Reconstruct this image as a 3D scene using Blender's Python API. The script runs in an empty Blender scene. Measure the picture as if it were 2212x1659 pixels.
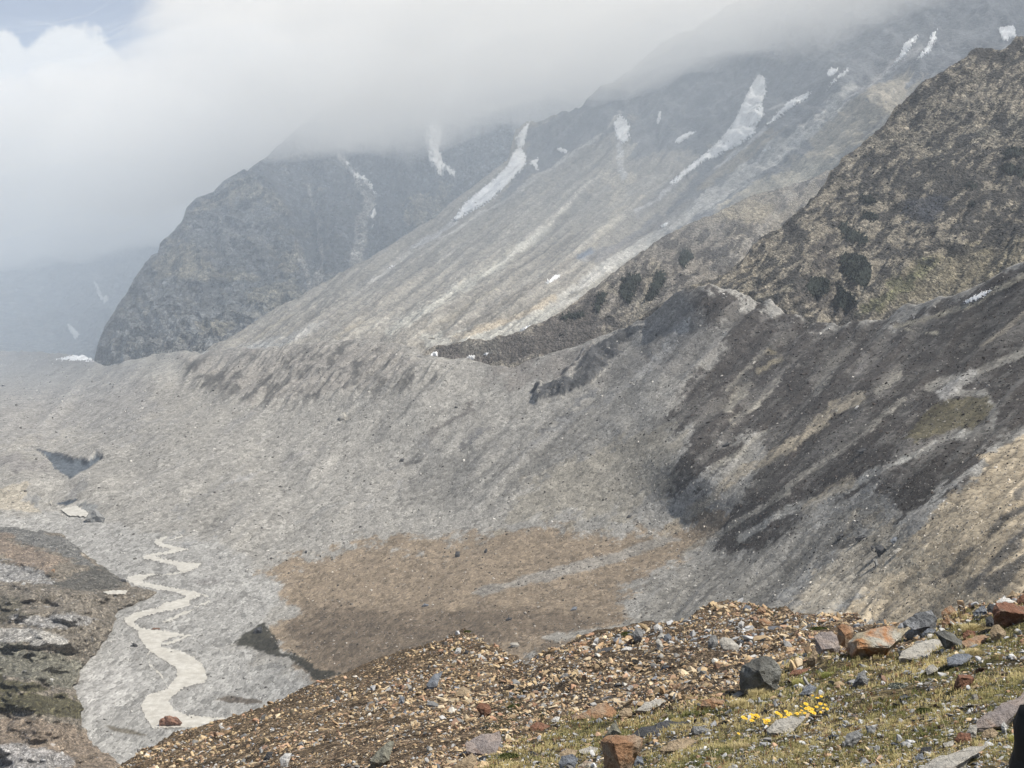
import bpy, bmesh, math, random
import numpy as np
from mathutils import Vector, Matrix, noise as mnoise

SC = bpy.context.scene
COL = SC.collection
rng = np.random.default_rng(7)
random.seed(7)
R = math.radians

# ------------------------------------------------------------------ camera frame
F, CX, CY = 2881.0, 1106.0, 829.5
PITCH = -math.atan(189.5 / F)
CP, SP = math.cos(PITCH), math.sin(PITCH)

def at(px, py, Y):
    """the point Y metres ahead seen in the direction (px, py) of the photograph"""
    px, py, Y = np.asarray(px, float), np.asarray(py, float), np.asarray(Y, float)
    u, v = (px - CX) / F, (CY - py) / F
    dy, dz = CP - v * SP, SP + v * CP
    t = Y / dy
    return np.stack(np.broadcast_arrays(u * t, Y, dz * t), -1)

def proj(P):
    X, Y, Z = P[..., 0], P[..., 1], P[..., 2]
    d = Y * CP + Z * SP; v = (-Y * SP + Z * CP) / d
    return CX + F * X / d, CY - F * v

# ------------------------------------------------------------------ noise
_perm = rng.permutation(256).astype(np.int64)
_perm = np.concatenate([_perm, _perm, _perm])
_ang = rng.random(256) * 2 * np.pi
_gx, _gy = np.cos(_ang), np.sin(_ang)
_gz = np.random.default_rng(3).permutation(np.linspace(-1, 1, 256))

def perlin(x, y, seed=0):
    x = x + seed * 17.31; y = y + seed * 9.77
    xi, yi = np.floor(x).astype(np.int64), np.floor(y).astype(np.int64)
    xf, yf = x - xi, y - yi
    u = xf * xf * xf * (xf * (xf * 6 - 15) + 10)
    v = yf * yf * yf * (yf * (yf * 6 - 15) + 10)
    xi &= 255; yi &= 255
    def g(ix, iy, fx, fy):
        h = _perm[_perm[ix & 255] + (iy & 255)]
        return _gx[h] * fx + _gy[h] * fy
    a = g(xi, yi, xf, yf); b = g(xi + 1, yi, xf - 1, yf)
    c = g(xi, yi + 1, xf, yf - 1); d = g(xi + 1, yi + 1, xf - 1, yf - 1)
    return ((a + u * (b - a)) * (1 - v) + (c + u * (d - c)) * v) * 1.5

def fbm(x, y, octv=4, seed=0, gain=.5, lac=2.03):
    s, a, t = 0, 1.0, 0
    for k in range(octv):
        s = s + a * perlin(x, y, seed + k * 3.7); t += a
        x, y, a = x * lac, y * lac, a * gain
    return s / t

def perlin3(x, y, z, seed=0):
    x = x + seed * 17.31; y = y + seed * 9.77; z = z + seed * 5.13
    xi, yi, zi = np.floor(x).astype(np.int64), np.floor(y).astype(np.int64), np.floor(z).astype(np.int64)
    fx, fy, fz = x - xi, y - yi, z - zi
    u, v, w = (t * t * (3 - 2 * t) for t in (fx, fy, fz))
    def g(a, b, c):
        h = _perm[_perm[_perm[(xi + a) & 255] + ((yi + b) & 255)] + ((zi + c) & 255)]
        return _gx[h] * (fx - a) + _gy[h] * (fy - b) + _gz[h] * (fz - c)
    def L_(a, b, t): return a + t * (b - a)
    return L_(L_(L_(g(0, 0, 0), g(1, 0, 0), u), L_(g(0, 1, 0), g(1, 1, 0), u), v), L_(L_(g(0, 0, 1), g(1, 0, 1), u), L_(g(0, 1, 1), g(1, 1, 1), u), v), w) * 1.5

def fbm3(P, scale, octv=4, seed=0, gain=.5):
    x, y, z = P[..., 0] / scale, P[..., 1] * .35 / scale, P[..., 2] / scale
    s, a, t = 0, 1.0, 0
    for k in range(octv):
        s = s + a * perlin3(x, y, z, seed + k * 3.7); t += a
        x, y, z, a = x * 2.03, y * 2.03, z * 2.03, a * gain
    return s / t

def ridged(x, y, octv=4, seed=0):
    s, a, t = 0, 1.0, 0
    for k in range(octv):
        s = s + a * (1 - 2 * np.abs(perlin(x, y, seed + k * 5.1))); t += a
        x, y, a = x * 2.07, y * 2.07, a * .5
    return s / t

def sst(a, b, x):
    t = np.clip((x - a) / (b - a), 0, 1)
    return t * t * (3 - 2 * t)

def tps(pts):
    P = np.array(pts, float)
    xy, w = P[:, :2] / 1000, np.log(P[:, 2])
    n = len(P)
    d = np.linalg.norm(xy[:, None] - xy[None], axis=2)
    K = np.where(d > 0, d * d * np.log(d + 1e-12), 0) + np.eye(n) * 2e-3
    A = np.zeros((n + 3, n + 3)); A[:n, :n] = K
    A[:n, n] = 1; A[:n, n + 1:] = xy; A[n, :n] = 1; A[n + 1:, :n] = xy.T
    c = np.linalg.solve(A, np.concatenate([w, [0, 0, 0]]))
    def f(x, y):
        x, y = np.asarray(x, float) / 1000, np.asarray(y, float) / 1000
        s = c[n] + c[n + 1] * x + c[n + 2] * y
        for k in range(n):
            q = (x - xy[k, 0]) ** 2 + (y - xy[k, 1]) ** 2
            s = s + c[k] * .5 * q * np.log(q + 1e-12)
        return np.exp(s)
    return f

# ------------------------------------------------------------------ polygons and strokes laid on the ground
def poly_sd(px, py, poly):
    """signed distance, positive inside"""
    P = np.array(poly, float); n = len(P)
    d2 = np.full(px.shape, 1e18); ins = np.zeros(px.shape, bool)
    for i in range(n):
        x0, y0 = P[i]; x1, y1 = P[(i + 1) % n]
        ex, ey = x1 - x0, y1 - y0
        t = np.clip(((px - x0) * ex + (py - y0) * ey) / (ex * ex + ey * ey + 1e-9), 0, 1)
        d2 = np.minimum(d2, (px - x0 - t * ex) ** 2 + (py - y0 - t * ey) ** 2)
        c = (y0 > py) != (y1 > py)
        ins ^= c & (px < ex * (py - y0) / (ey + (1e-9 if ey == 0 else 0)) + x0)
    return np.where(ins, 1, -1) * np.sqrt(d2)

def line_sd(px, py, pts, w):
    P = np.array(pts, float); d2 = np.full(px.shape, 1e18)
    for i in range(len(P) - 1):
        x0, y0 = P[i]; x1, y1 = P[i + 1]
        ex, ey = x1 - x0, y1 - y0
        t = np.clip(((px - x0) * ex + (py - y0) * ey) / (ex * ex + ey * ey + 1e-9), 0, 1)
        d2 = np.minimum(d2, (px - x0 - t * ex) ** 2 + (py - y0 - t * ey) ** 2)
    return w / 2 - np.sqrt(d2)

def paint(col, gx, gy, wx, wy, kind, pts, c, feather=6, amt=1.0, w=0, warp=1.0, grain=None):
    P = np.array(pts, float); m = 30 + w + feather
    sel = (gx > P[:, 0].min() - m) & (gx < P[:, 0].max() + m) & (gy > P[:, 1].min() - m) & (gy < P[:, 1].max() + m)
    if not sel.any():
        return
    x, y = gx[sel] + wx[sel] * warp, gy[sel] + wy[sel] * warp
    d = poly_sd(x, y, pts) if kind == 'P' else line_sd(x, y, pts, w)
    if grain is not None:
        d = d + grain[sel] * feather * 3.2; feather = feather * .4 + .6
    a = (sst(-feather, feather, d) * amt)[:, None]
    col[sel] = col[sel] * (1 - a) + np.array(c) * a

# ------------------------------------------------------------------ object helpers
def tag(o, label=None, cat=None, group=None, kind=None):
    if label: o['label'] = label
    if cat: o['category'] = cat
    if group: o['group'] = group
    if kind: o['kind'] = kind
    return o

def mesh_obj(name, V, faces, mat, parent=None, smooth=True, link=True):
    """faces: (n,k) array"""
    me = bpy.data.meshes.new(name)
    V = np.asarray(V, np.float32); Fa = np.asarray(faces, np.int32)
    me.vertices.add(len(V)); me.vertices.foreach_set('co', V.ravel())
    k = Fa.shape[1]
    me.loops.add(Fa.size); me.loops.foreach_set('vertex_index', Fa.ravel())
    me.polygons.add(len(Fa))
    me.polygons.foreach_set('loop_start', np.arange(0, Fa.size, k, dtype=np.int32))
    me.polygons.foreach_set('use_smooth', np.full(len(Fa), smooth))
    me.update(calc_edges=True)
    if mat: me.materials.append(mat)
    o = bpy.data.objects.new(name, me)
    if link: COL.objects.link(o)
    if parent: o.parent = parent
    return o

def set_color(me, name, col):
    a = me.color_attributes.new(name, 'FLOAT_COLOR', 'POINT')
    c = np.ones((len(me.vertices), 4), np.float32); c[:, :3] = col
    a.data.foreach_set('color', c.ravel())

# ------------------------------------------------------------------ materials
class N:
    def __init__(s, mat):
        mat.use_nodes = True
        s.t = mat.node_tree; s.t.nodes.clear()
    def n(s, typ, **kw):
        nd = s.t.nodes.new(typ)
        for k, v in kw.items():
            if k.startswith('i_'):
                nd.inputs[k[2:].replace('_', ' ')].default_value = v
            else:
                setattr(nd, k, v)
        return nd
    def l(s, a, b): s.t.links.new(a, b)
    def math(s, op, a, b=None, clamp=False):
        m = s.n('ShaderNodeMath', operation=op, use_clamp=clamp)
        for i, v in enumerate((a, b)):
            if v is None: continue
            if isinstance(v, (int, float)): m.inputs[i].default_value = v
            else: s.l(v, m.inputs[i])
        return m.outputs[0]
    def mix(s, fac, a, b, mode='MIX'):
        m = s.n('ShaderNodeMix', data_type='RGBA', blend_type=mode)
        for i, v in ((0, fac), (6, a), (7, b)):
            if isinstance(v, (int, float)): m.inputs[i].default_value = v
            elif isinstance(v, tuple): m.inputs[i].default_value = (*v[:3], 1)
            else: s.l(v, m.inputs[i])
        return m.outputs[2]
    def ramp(s, fac, stops):
        r = s.n('ShaderNodeValToRGB'); e = r.color_ramp.elements
        while len(e) < len(stops): e.new(.5)
        for i, (p, c) in enumerate(stops):
            e[i].position = p; e[i].color = (*c, 1) if len(c) == 3 else c
        s.l(fac, r.inputs[0]); return r.outputs[0]

def terrain_mat(name, cells, bump_dist, speck=.55, rough=.95, vary=.25, along=.35, bump=.8):
    """ground colour comes from the surface; stones of the given sizes (m) speckle and roughen it"""
    m = bpy.data.materials.new(name); g = N(m)
    tc = g.n('ShaderNodeTexCoord').outputs['Object']
    mp = g.n('ShaderNodeMapping'); mp.inputs['Scale'].default_value = (1, along, 1); g.l(tc, mp.inputs[0]); tc = mp.outputs[0]   # blocks lie longest down the valley
    base = g.n('ShaderNodeAttribute', attribute_name='ground').outputs['Color']
    col, hgt = base, None
    for i, c in enumerate(cells):
        wn = g.n('ShaderNodeTexNoise', i_Scale=.9 / c, i_Detail=1.0); g.l(tc, wn.inputs['Vector'])
        wv = g.n('ShaderNodeVectorMath', operation='SCALE'); g.l(wn.outputs['Color'], wv.inputs[0]); wv.inputs['Scale'].default_value = c * .9
        av = g.n('ShaderNodeVectorMath', operation='ADD'); g.l(tc, av.inputs[0]); g.l(wv.outputs[0], av.inputs[1])
        v = g.n('ShaderNodeTexVoronoi', i_Scale=1.0 / c); g.l(av.outputs[0], v.inputs['Vector'])
        sep = g.n('ShaderNodeSeparateColor'); g.l(v.outputs['Color'], sep.inputs[0])
        a = 1 - speck * (1.0 if i == 0 else .75)
        val = g.ramp(sep.outputs[0], [(0, (a * .72,) * 3), (.3, (a * 1.05,) * 3), (.72, (1.03,) * 3), (.9, (1.15,) * 3), (1, (1.15 + speck * 1.0,) * 3)])
        col = g.mix(1.0, col, val, 'MULTIPLY')
        hh = g.math('MULTIPLY', g.math('SUBTRACT', sep.outputs[1], v.outputs['Distance']), c)
        hgt = hh if hgt is None else g.math('ADD', hgt, hh)
    bn = g.n('ShaderNodeTexNoise', i_Scale=1 / (cells[-1] * 9), i_Detail=8.0, i_Roughness=.65); g.l(tc, bn.inputs['Vector'])
    vv = g.ramp(bn.outputs[0], [(.3, (1 - vary,) * 3), (.7, (1 + vary,) * 3)])
    col = g.mix(1.0, col, vv, 'MULTIPLY')
    hgt = g.math('ADD', hgt, g.math('MULTIPLY', bn.outputs[0], cells[-1] * 4))
    b = g.n('ShaderNodeBump', i_Strength=bump, i_Distance=bump_dist); g.l(hgt, b.inputs['Height'])
    p = g.n('ShaderNodeBsdfPrincipled', i_Roughness=rough); p.inputs['Specular IOR Level'].default_value = .15
    g.l(col, p.inputs['Base Color']); g.l(b.outputs[0], p.inputs['Normal'])
    o = g.n('ShaderNodeOutputMaterial'); g.l(p.outputs[0], o.inputs['Surface'])
    return m

def rock_mat(name, c1, c2, stain=None, stain_amt=.5, scale=6, streak=None, rough=.9):
    m = bpy.data.materials.new(name); g = N(m)
    tc = g.n('ShaderNodeTexCoord').outputs['Object']
    n1 = g.n('ShaderNodeTexNoise', i_Scale=scale, i_Detail=9.0, i_Roughness=.68); g.l(tc, n1.inputs['Vector'])
    col = g.ramp(n1.outputs[0], [(.32, c1), (.68, c2)])
    if streak:
        mp = g.n('ShaderNodeMapping'); mp.inputs['Rotation'].default_value = (.3, .5, .35); mp.inputs['Scale'].default_value = (.6, .6, 3)
        g.l(tc, mp.inputs[0])
        w = g.n('ShaderNodeTexWave', i_Scale=scale * .35, i_Distortion=6.0, i_Detail=4.0); g.l(mp.outputs[0], w.inputs['Vector'])
        f = g.ramp(w.outputs['Fac'], [(.35, (0,) * 3), (.55, (1,) * 3)])
        col = g.mix(g.math('MULTIPLY', f, .75), col, streak)
    if stain:
        n2 = g.n('ShaderNodeTexNoise', i_Scale=scale * .45, i_Detail=6.0, i_Roughness=.6, i_Distortion=.8); g.l(tc, n2.inputs['Vector'])
        f = g.ramp(n2.outputs[0], [(.62 - .3 * stain_amt, (0,) * 3), (.74 - .3 * stain_amt, (1,) * 3)])
        col = g.mix(f, col, stain)
    n3 = g.n('ShaderNodeTexNoise', i_Scale=scale * 9, i_Detail=6.0, i_Roughness=.7); g.l(tc, n3.inputs['Vector'])
    col = g.mix(1.0, col, g.ramp(n3.outputs[0], [(.3, (.68,) * 3), (.7, (1.25,) * 3)]), 'MULTIPLY')
    h = g.math('ADD', g.math('MULTIPLY', n1.outputs[0], .8 / scale), g.math('MULTIPLY', n3.outputs[0], .25 / scale))
    b = g.n('ShaderNodeBump', i_Strength=.9, i_Distance=.6); g.l(h, b.inputs['Height'])
    p = g.n('ShaderNodeBsdfPrincipled', i_Roughness=rough); p.inputs['Specular IOR Level'].default_value = .25
    g.l(col, p.inputs['Base Color']); g.l(b.outputs[0], p.inputs['Normal'])
    o = g.n('ShaderNodeOutputMaterial'); g.l(p.outputs[0], o.inputs['Surface'])
    return m

def flat_mat(name, c, rough=.8, var=.2, scale=10, bump=0, attr=None, inst=False, spec=.2, transl=0):
    m = bpy.data.materials.new(name); g = N(m)
    tc = g.n('ShaderNodeTexCoord').outputs['Object']
    n1 = g.n('ShaderNodeTexNoise', i_Scale=scale, i_Detail=6.0, i_Roughness=.6); g.l(tc, n1.inputs['Vector'])
    if attr:
        a = g.n('ShaderNodeAttribute', attribute_name=attr)
        if inst: a.attribute_type = 'INSTANCER'
        base = a.outputs['Color']
    else:
        base = g.n('ShaderNodeRGB'); base.outputs[0].default_value = (*c, 1); base = base.outputs[0]
    col = g.mix(1.0, base, g.ramp(n1.outputs[0], [(.3, (1 - var,) * 3), (.7, (1 + var,) * 3)]), 'MULTIPLY')
    p = g.n('ShaderNodeBsdfPrincipled', i_Roughness=rough); p.inputs['Specular IOR Level'].default_value = spec
    g.l(col, p.inputs['Base Color'])
    if bump:
        b = g.n('ShaderNodeBump', i_Strength=.8, i_Distance=bump); g.l(n1.outputs[0], b.inputs['Height']); g.l(b.outputs[0], p.inputs['Normal'])
    o = g.n('ShaderNodeOutputMaterial')
    g.l(p.outputs[0], o.inputs['Surface'])
    return m

R1 = [(343, 1163), (365, 1158), (352, 1168), (345, 1171), (375, 1180), (408, 1187), (376, 1195), (333, 1202), (355, 1208), (385, 1213), (434, 1217), (427, 1228), (398, 1237), (386, 1234), (378, 1222), (345, 1215), (307, 1207), (314, 1199), (350, 1193), (372, 1188), (345, 1181), (331, 1171)]
R2 = [(343, 1240), (318, 1247), (306, 1256), (350, 1266), (400, 1275), (433, 1281), (432, 1290), (407, 1296), (410, 1308), (390, 1316), (350, 1322), (305, 1334), (288, 1344), (303, 1357), (370, 1365), (402, 1373), (372, 1377), (350, 1389), (347, 1398), (385, 1405), (420, 1420), (440, 1440), (447, 1465), (442, 1475), (402, 1484), (378, 1500), (364, 1515),
      (375, 1534), (400, 1544), (440, 1549), (475, 1551), (560, 1553), (560, 1572), (330, 1573), (313, 1550), (305, 1525), (317, 1502), (358, 1490), (381, 1465), (383, 1445), (348, 1423), (318, 1402), (301, 1379), (298, 1363), (275, 1351), (266, 1338), (288, 1325), (340, 1313), (353, 1304), (393, 1295), (402, 1289), (383, 1281), (340, 1274), (290, 1264), (270, 1252), (283, 1244), (320, 1239)]

# ------------------------------------------------------------------ terrain sheets
class Sheet:
    """a piece of hillside: rows from its foot to its crest, then on over the crest and down the far side"""
    def __init__(s, name, x0, x1, step, bottom, top, depth, rowstep, back=(.02, .06, .14, .3, .6), drop=.45, bottom_pts=None, depth_fn=None):
        s.name = name
        s.xs = np.arange(x0, x1 + step, step, dtype=float)
        T = np.array(top, float)
        s.top = np.interp(s.xs, T[:, 0], T[:, 1])
        s.topn = s.top.copy()
        H = bottom - s.top.min()
        s.nr = int(max(20, H / rowstep))
        s.x0, s.step, s.bottom = x0, step, bottom
        v = np.linspace(0, 1, s.nr)
        s.v = v
        gy = bottom + (s.top[None, :] - bottom) * v[:, None]
        gx = np.broadcast_to(s.xs[None, :], gy.shape)
        f = depth_fn or tps(depth)
        s.gx, s.gy = gx.copy(), gy
        Y = f(gx, gy)
        P = at(gx, gy, Y)
        s.nfront = s.nr
        # beyond the crest
        top_P = P[-1]; m = (top_P[:, 2] / top_P[:, 1])
        rows = [P]
        for b in back:
            dY = b * top_P[:, 1]
            q = top_P.copy(); q[:, 1] += dY; q[:, 0] *= (1 + b)
            q[:, 2] = top_P[:, 2] + (m - drop * min(1, .3 + b * 6)) * dY
            rows.append(q[None])
        s.P = np.concatenate(rows, 0)
        nb = len(back)
        s.gx = np.concatenate([s.gx, np.repeat(s.gx[-1:], nb, 0)], 0)
        s.gy = np.concatenate([s.gy, np.repeat(s.gy[-1:], nb, 0)], 0)
        s.pxm = s.P[..., 1] / F               # metres per photo pixel
    def displace(s, d):
        s.P[..., 2] += d
        s.lx, s.ly = s.gx, s.gy
        s.gx, s.gy = proj(s.P)
        n = s.nfront
        s.gx[n:], s.gy[n:] = s.gx[n - 1], s.gy[n - 1]
    def normals_push(s, d):
        P = s.P
        du = np.gradient(P, axis=1); dv = np.gradient(P, axis=0)
        n = np.cross(du, dv); n /= np.linalg.norm(n, axis=2, keepdims=True) + 1e-9
        n *= np.sign(n[..., 2:3] + 1e-9)
        s.P = P + n * d[..., None]
    def lookup(s, px, py):
        """surface point seen in the photo direction, relief included"""
        px, py = np.asarray(px, float), np.asarray(py, float)
        a, b = px.copy(), py.copy()
        for _ in range(4):
            qx, qy = proj(s.lookup0(a, b))
            a = a + .8 * np.clip(px - qx, -30, 30); b = b + .8 * np.clip(py - qy, -30, 30)
        return s.lookup0(a, b)
    def lookup0(s, px, py):
        u = np.clip((px - s.x0) / s.step, 0, len(s.xs) - 1.001)
        i = u.astype(int); fu = u - i
        t = s.top[i] * (1 - fu) + s.top[i + 1] * fu
        v = np.clip((py - s.bottom) / (t - s.bottom), 0, 1) * (s.nr - 1)
        v = np.clip(v, 0, s.nr - 1.001); j = v.astype(int); fv = v - j
        fu, fv = fu[..., None], fv[..., None]
        return (s.P[j, i] * (1 - fu) * (1 - fv) + s.P[j, i + 1] * fu * (1 - fv) + s.P[j + 1, i] * (1 - fu) * fv + s.P[j + 1, i + 1] * fu * fv)
    def normal(s, px, py, e=6):
        a, b = s.lookup(px - e, py), s.lookup(px + e, py)
        c, d = s.lookup(px, py + e), s.lookup(px, py - e)
        n = np.cross(b - a, d - c); n /= np.linalg.norm(n, axis=-1, keepdims=True) + 1e-9
        return n * np.sign(n[..., 2:3])
    def colour(s, px, py):
        u = np.clip(((px - s.x0) / s.step), 0, len(s.xs) - 1).astype(int)
        t = s.top[u]
        v = (np.clip((py - s.bottom) / (t - s.bottom), 0, 1) * (s.nr - 1)).astype(int)
        return s.col[v, u]
    def build(s, mat, label, kind='structure'):
        nr, nc = s.P.shape[:2]
        idx = np.arange(nr * nc).reshape(nr, nc)
        Fq = np.stack([idx[:-1, :-1], idx[:-1, 1:], idx[1:, 1:], idx[1:, :-1]], -1).reshape(-1, 4)
        o = mesh_obj(s.name, s.P.reshape(-1, 3), Fq, mat)
        set_color(o.data, 'ground', s.col.reshape(-1, 3))
        tag(o, label=label, kind=kind)
        return o
    def start_colour(s, c, warp_m, warp_px):
        s.col = np.empty(s.P.shape); s.col[:] = c
        X, Y = s.P[..., 0], s.P[..., 1] * .6 + s.P[..., 2] * 1.3
        s.grain = fbm3(s.P, 16 * float(np.median(s.P[..., 1])) / 900, 5, 777, .78)
        s.wx = (fbm(X / warp_m, Y / warp_m, 5, 11, .62)) * warp_px
        s.wy = (fbm(X / warp_m, Y / warp_m, 5, 23, .62)) * warp_px
    def fall_warp(s, ang, a, b, amt):
        q, r = s.slope_uv(ang)
        k = fbm(q / a, r / b, 4, 555, .6) * amt
        s.wx0, s.wy0 = s.wx.copy(), s.wy.copy()
        s.wx = s.wx + k * math.cos(R(ang)); s.wy = s.wy - k * math.sin(R(ang))
    def patch(s, pts, c, feather=5, amt=1., warp=1.):
        a, b = (s.wx0, s.wy0) if warp <= .3 and hasattr(s, 'wx0') else (s.wx, s.wy)
        warp = abs(warp)
        paint(s.col, s.gx, s.gy, a, b, 'P', pts, c, feather, amt, 0, warp, s.grain)
    def line(s, pts, c, w, feather=3, amt=1., warp=.6):
        a, b = (s.wx0, s.wy0) if hasattr(s, 'wx0') else (s.wx, s.wy)
        paint(s.col, s.gx, s.gy, a, b, 'S', pts, c, feather, amt, w, warp, s.grain)
    def sd(s, pts, warp=1.):
        return poly_sd(s.gx + s.wx * warp, s.gy + s.wy * warp, pts)
    def slope_uv(s, ang, bend=0.):
        """q runs across the fall line, r down it, in metres on the surface at the sheet's middle distance"""
        k = float(np.median(s.P[..., 1])) / F
        a = R(ang + bend * np.clip((s.gy - 900) / 500, -1, 1)) if bend else R(ang)
        gx, gy = s.gx, s.gy
        q = gx * np.sin(a) + gy * np.cos(a); r = -gx * np.cos(a) + gy * np.sin(a)
        return q * k, r * k

def mul(s, f):
    s.col *= np.clip(f, .15, 3)[..., None]

# ---- A: the near slope we stand on
topA = [(-400, 1760), (150, 1700), (257, 1659), (300, 1623), (393, 1583), (477, 1556), (587, 1516), (653, 1486), (737, 1459), (811, 1426), (887, 1399),
        (954, 1386), (985, 1370), (1004, 1363), (1027, 1369), (1057, 1389), (1094, 1409), (1137, 1439), (1157, 1419), (1204, 1403), (1247, 1383), (1337, 1363),
        (1404, 1349), (1474, 1337), (1542, 1306), (1582, 1300), (1642, 1306), (1688, 1323), (1728, 1329), (1808, 1326), (1842, 1323), (1875, 1343),
        (1942, 1346), (1990, 1345), (2025, 1338), (2075, 1311), (2142, 1297), (2212, 1281), (2600, 1200)]
depA = [(2212, 1659, 4.6), (1900, 1659, 5.3), (1500, 1659, 6.4), (1100, 1659, 8.3), (700, 1659, 12), (300, 1665, 21), (2212, 2400, 2.5), (1100, 2400, 3.1), (0, 2400, 4.2),
        (0, 1750, 22), (2212, 1500, 6.8), (1800, 1500, 8.8), (1500, 1500, 11.5), (1200, 1500, 16), (950, 1500, 21), (800, 1520, 22), (600, 1600, 18.5),
        (257, 1662, 24), (450, 1570, 32), (590, 1518, 36), (740, 1460, 38), (900, 1400, 37), (1004, 1365, 36), (1137, 1440, 25), (1247, 1385, 27), (1400, 1350, 29), (1580, 1300, 30),
        (1728, 1330, 25), (1900, 1345, 20), (1600, 1400, 18.5), (1400, 1430, 19.5), (1850, 1420, 12.6), (2075, 1311, 17), (2212, 1281, 15), (2100, 1400, 9.8), (2600, 1200, 13), (2600, 1659, 4.2)]
A = Sheet('ground', -300, 2560, 4, 2400, topA, depA, 3.2, back=(.01, .03, .07, .15, .3, .6), drop=.75)
X, Y = A.P[..., 0], A.P[..., 1]
A.displace(fbm(X / 3.2, Y / 3.2, 4, 3) * .16 * np.clip(Y / 12, .4, 1.6) + fbm(X / .6, Y / .6, 4, 5) * .065 * np.clip(Y / 10, .6, 1.8))
A.start_colour((.165, .120, .078), 2.0, 60)
grassA = [(1000, 1700), (1080, 1620), (1230, 1560), (1420, 1540), (1580, 1505), (1690, 1452), (1800, 1425), (1960, 1400), (2040, 1350), (2120, 1330), (2300, 1300), (2700, 1300), (2700, 2600), (900, 2600)]
A.patch([(560, 1520), (800, 1440), (1000, 1380), (1090, 1440), (1000, 1520), (800, 1600), (500, 1700), (250, 1659)], (.21, .155, .10), 25, .6)
A.patch([(1120, 1460), (1400, 1400), (1640, 1400), (1560, 1500), (1300, 1540), (1150, 1520)], (.11, .085, .06), 22, .7)
A.patch(grassA, (.135, .108, .055), 14, .85)
gn = fbm(X / 1.1, Y / 1.1, 4, 41)
gm = sst(-.05, .15, gn) * sst(-10, 25, A.sd(grassA))
A.col = A.col * (1 - gm[..., None] * .55) + np.array((.075, .085, .022)) * gm[..., None] * .55
A.patch([(1040, 1560), (1080, 1540), (1110, 1560), (1090, 1600), (1050, 1590)], (.05, .045, .02), 10, .8)
A.patch([(1085, 1488), (1110, 1482), (1140, 1486), (1150, 1495), (1130, 1503), (1095, 1498)], (.012, .010, .008), 4, .95, .3)  # shadow under the overhanging sod, painted into the ground colour
A.patch([(1095, 1515), (1120, 1510), (1135, 1545), (1110, 1560), (1098, 1540)], (.05, .05, .02), 8, .8)
A.patch([(1340, 1370), (1365, 1362), (1372, 1372), (1350, 1384), (1338, 1382)], (.06, .055, .018), 4, .9)
A.patch([(1640, 1306), (1665, 1308), (1690, 1325), (1675, 1328), (1650, 1316)], (.05, .045, .016), 4, .9)
A.patch([(1745, 1352), (1800, 1350), (1808, 1358), (1770, 1366), (1748, 1360)], (.06, .06, .02), 4, .9)
mul(A, 1 + .35 * fbm(X / .35, Y / .35, 3, 9))
mat_A = terrain_mat('gravelly_soil', (.035, .11), .6, .6, vary=.3, along=1)

# ---- B and C: valley floor, glacier debris and the great moraine slope, one surface
def Yf(y, h=0):
    m = (y - 640) / F
    return (164.1 - h) / (m + .03)
topB = [(-500, 758), (0, 757), (100, 760), (190, 772), (215, 792), (260, 785), (330, 766), (400, 758), (440, 762), (480, 752), (560, 752), (640, 748), (690, 740), (745, 735), (800, 728), (830, 740),
        (900, 750), (930, 770), (960, 776), (1000, 772), (1030, 778), (1060, 790), (1110, 790), (1180, 765), (1260, 745), (1330, 715), (1390, 700), (1430, 665), (1462, 632), (1480, 616),
        (1500, 616), (1565, 633), (1642, 650), (1700, 676), (1725, 686), (1808, 703), (1875, 700), (1942, 673), (2020, 660), (2100, 625), (2212, 572), (2600, 420)]
depB = [(-400, 1750, 395), (100, 1750, 395), (500, 1750, 395), (0, 1659, 428), (400, 1560, 470), (0, 1560, 470), (-400, 1560, 470), (400, 1450, 527), (0, 1450, 527), (560, 1450, 524), (300, 1350, 594), (-400, 1350, 594),
        (500, 1350, 592), (300, 1250, 679), (0, 1250, 679), (500, 1250, 675), (300, 1160, 779), (100, 1160, 785), (-300, 1160, 800), (450, 1165, 765),
        (650, 1300, 628), (1000, 1300, 560), (1300, 1250, 555), (750, 1480, 470), (1000, 1400, 470), (1000, 1150, 730), (700, 1180, 745), (1500, 1150, 600), (1700, 1330, 350), (1900, 1250, 330), (2212, 1250, 230),
        (2212, 1000, 330), (1900, 1000, 450), (1500, 1000, 650), (1200, 1000, 830), (900, 1000, 945), (600, 1000, 1000), (300, 1000, 1010), (100, 1000, 1020), (0, 900, 1250), (300, 900, 1200), (600, 900, 1140),
        (900, 880, 1060), (200, 800, 1750), (400, 765, 1600), (750, 735, 1400), (1000, 770, 1200), (1060, 790, 1150), (1200, 765, 1120), (1400, 700, 1050), (1480, 616, 1000), (1725, 690, 900), (1900, 700, 800),
        (2212, 572, 650), (2212, 800, 480), (1900, 850, 600), (1600, 850, 800), (1300, 880, 930), (0, 760, 2600), (-400, 760, 2600), (-400, 900, 1250), (2600, 420, 560), (2600, 900, 330), (2600, 1300, 180),
        (2212, 1500, 180), (2212, 1750, 150), (1500, 1750, 260), (1500, 1450, 330), (1000, 1750, 350), (1200, 1450, 400)]
B = Sheet('valley_terrain', -360, 2560, 2.5, 1760, topB, depB, 2.4)
X, Y, Z = B.P[..., 0].copy(), B.P[..., 1].copy(), B.P[..., 2].copy()
B.start_colour((.246, .235, .212), 60, 45)
floorP = [(-400, 1100), (100, 1110), (300, 1140), (420, 1160), (560, 1235), (640, 1245), (600, 1300), (560, 1350), (500, 1395), (560, 1435), (700, 1470), (760, 1500), (700, 1800), (-400, 1800)]
sdf = poly_sd(B.gx, B.gy, floorP)
flat = sst(-45, 15, sdf)
q, r = B.slope_uv(44)
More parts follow.
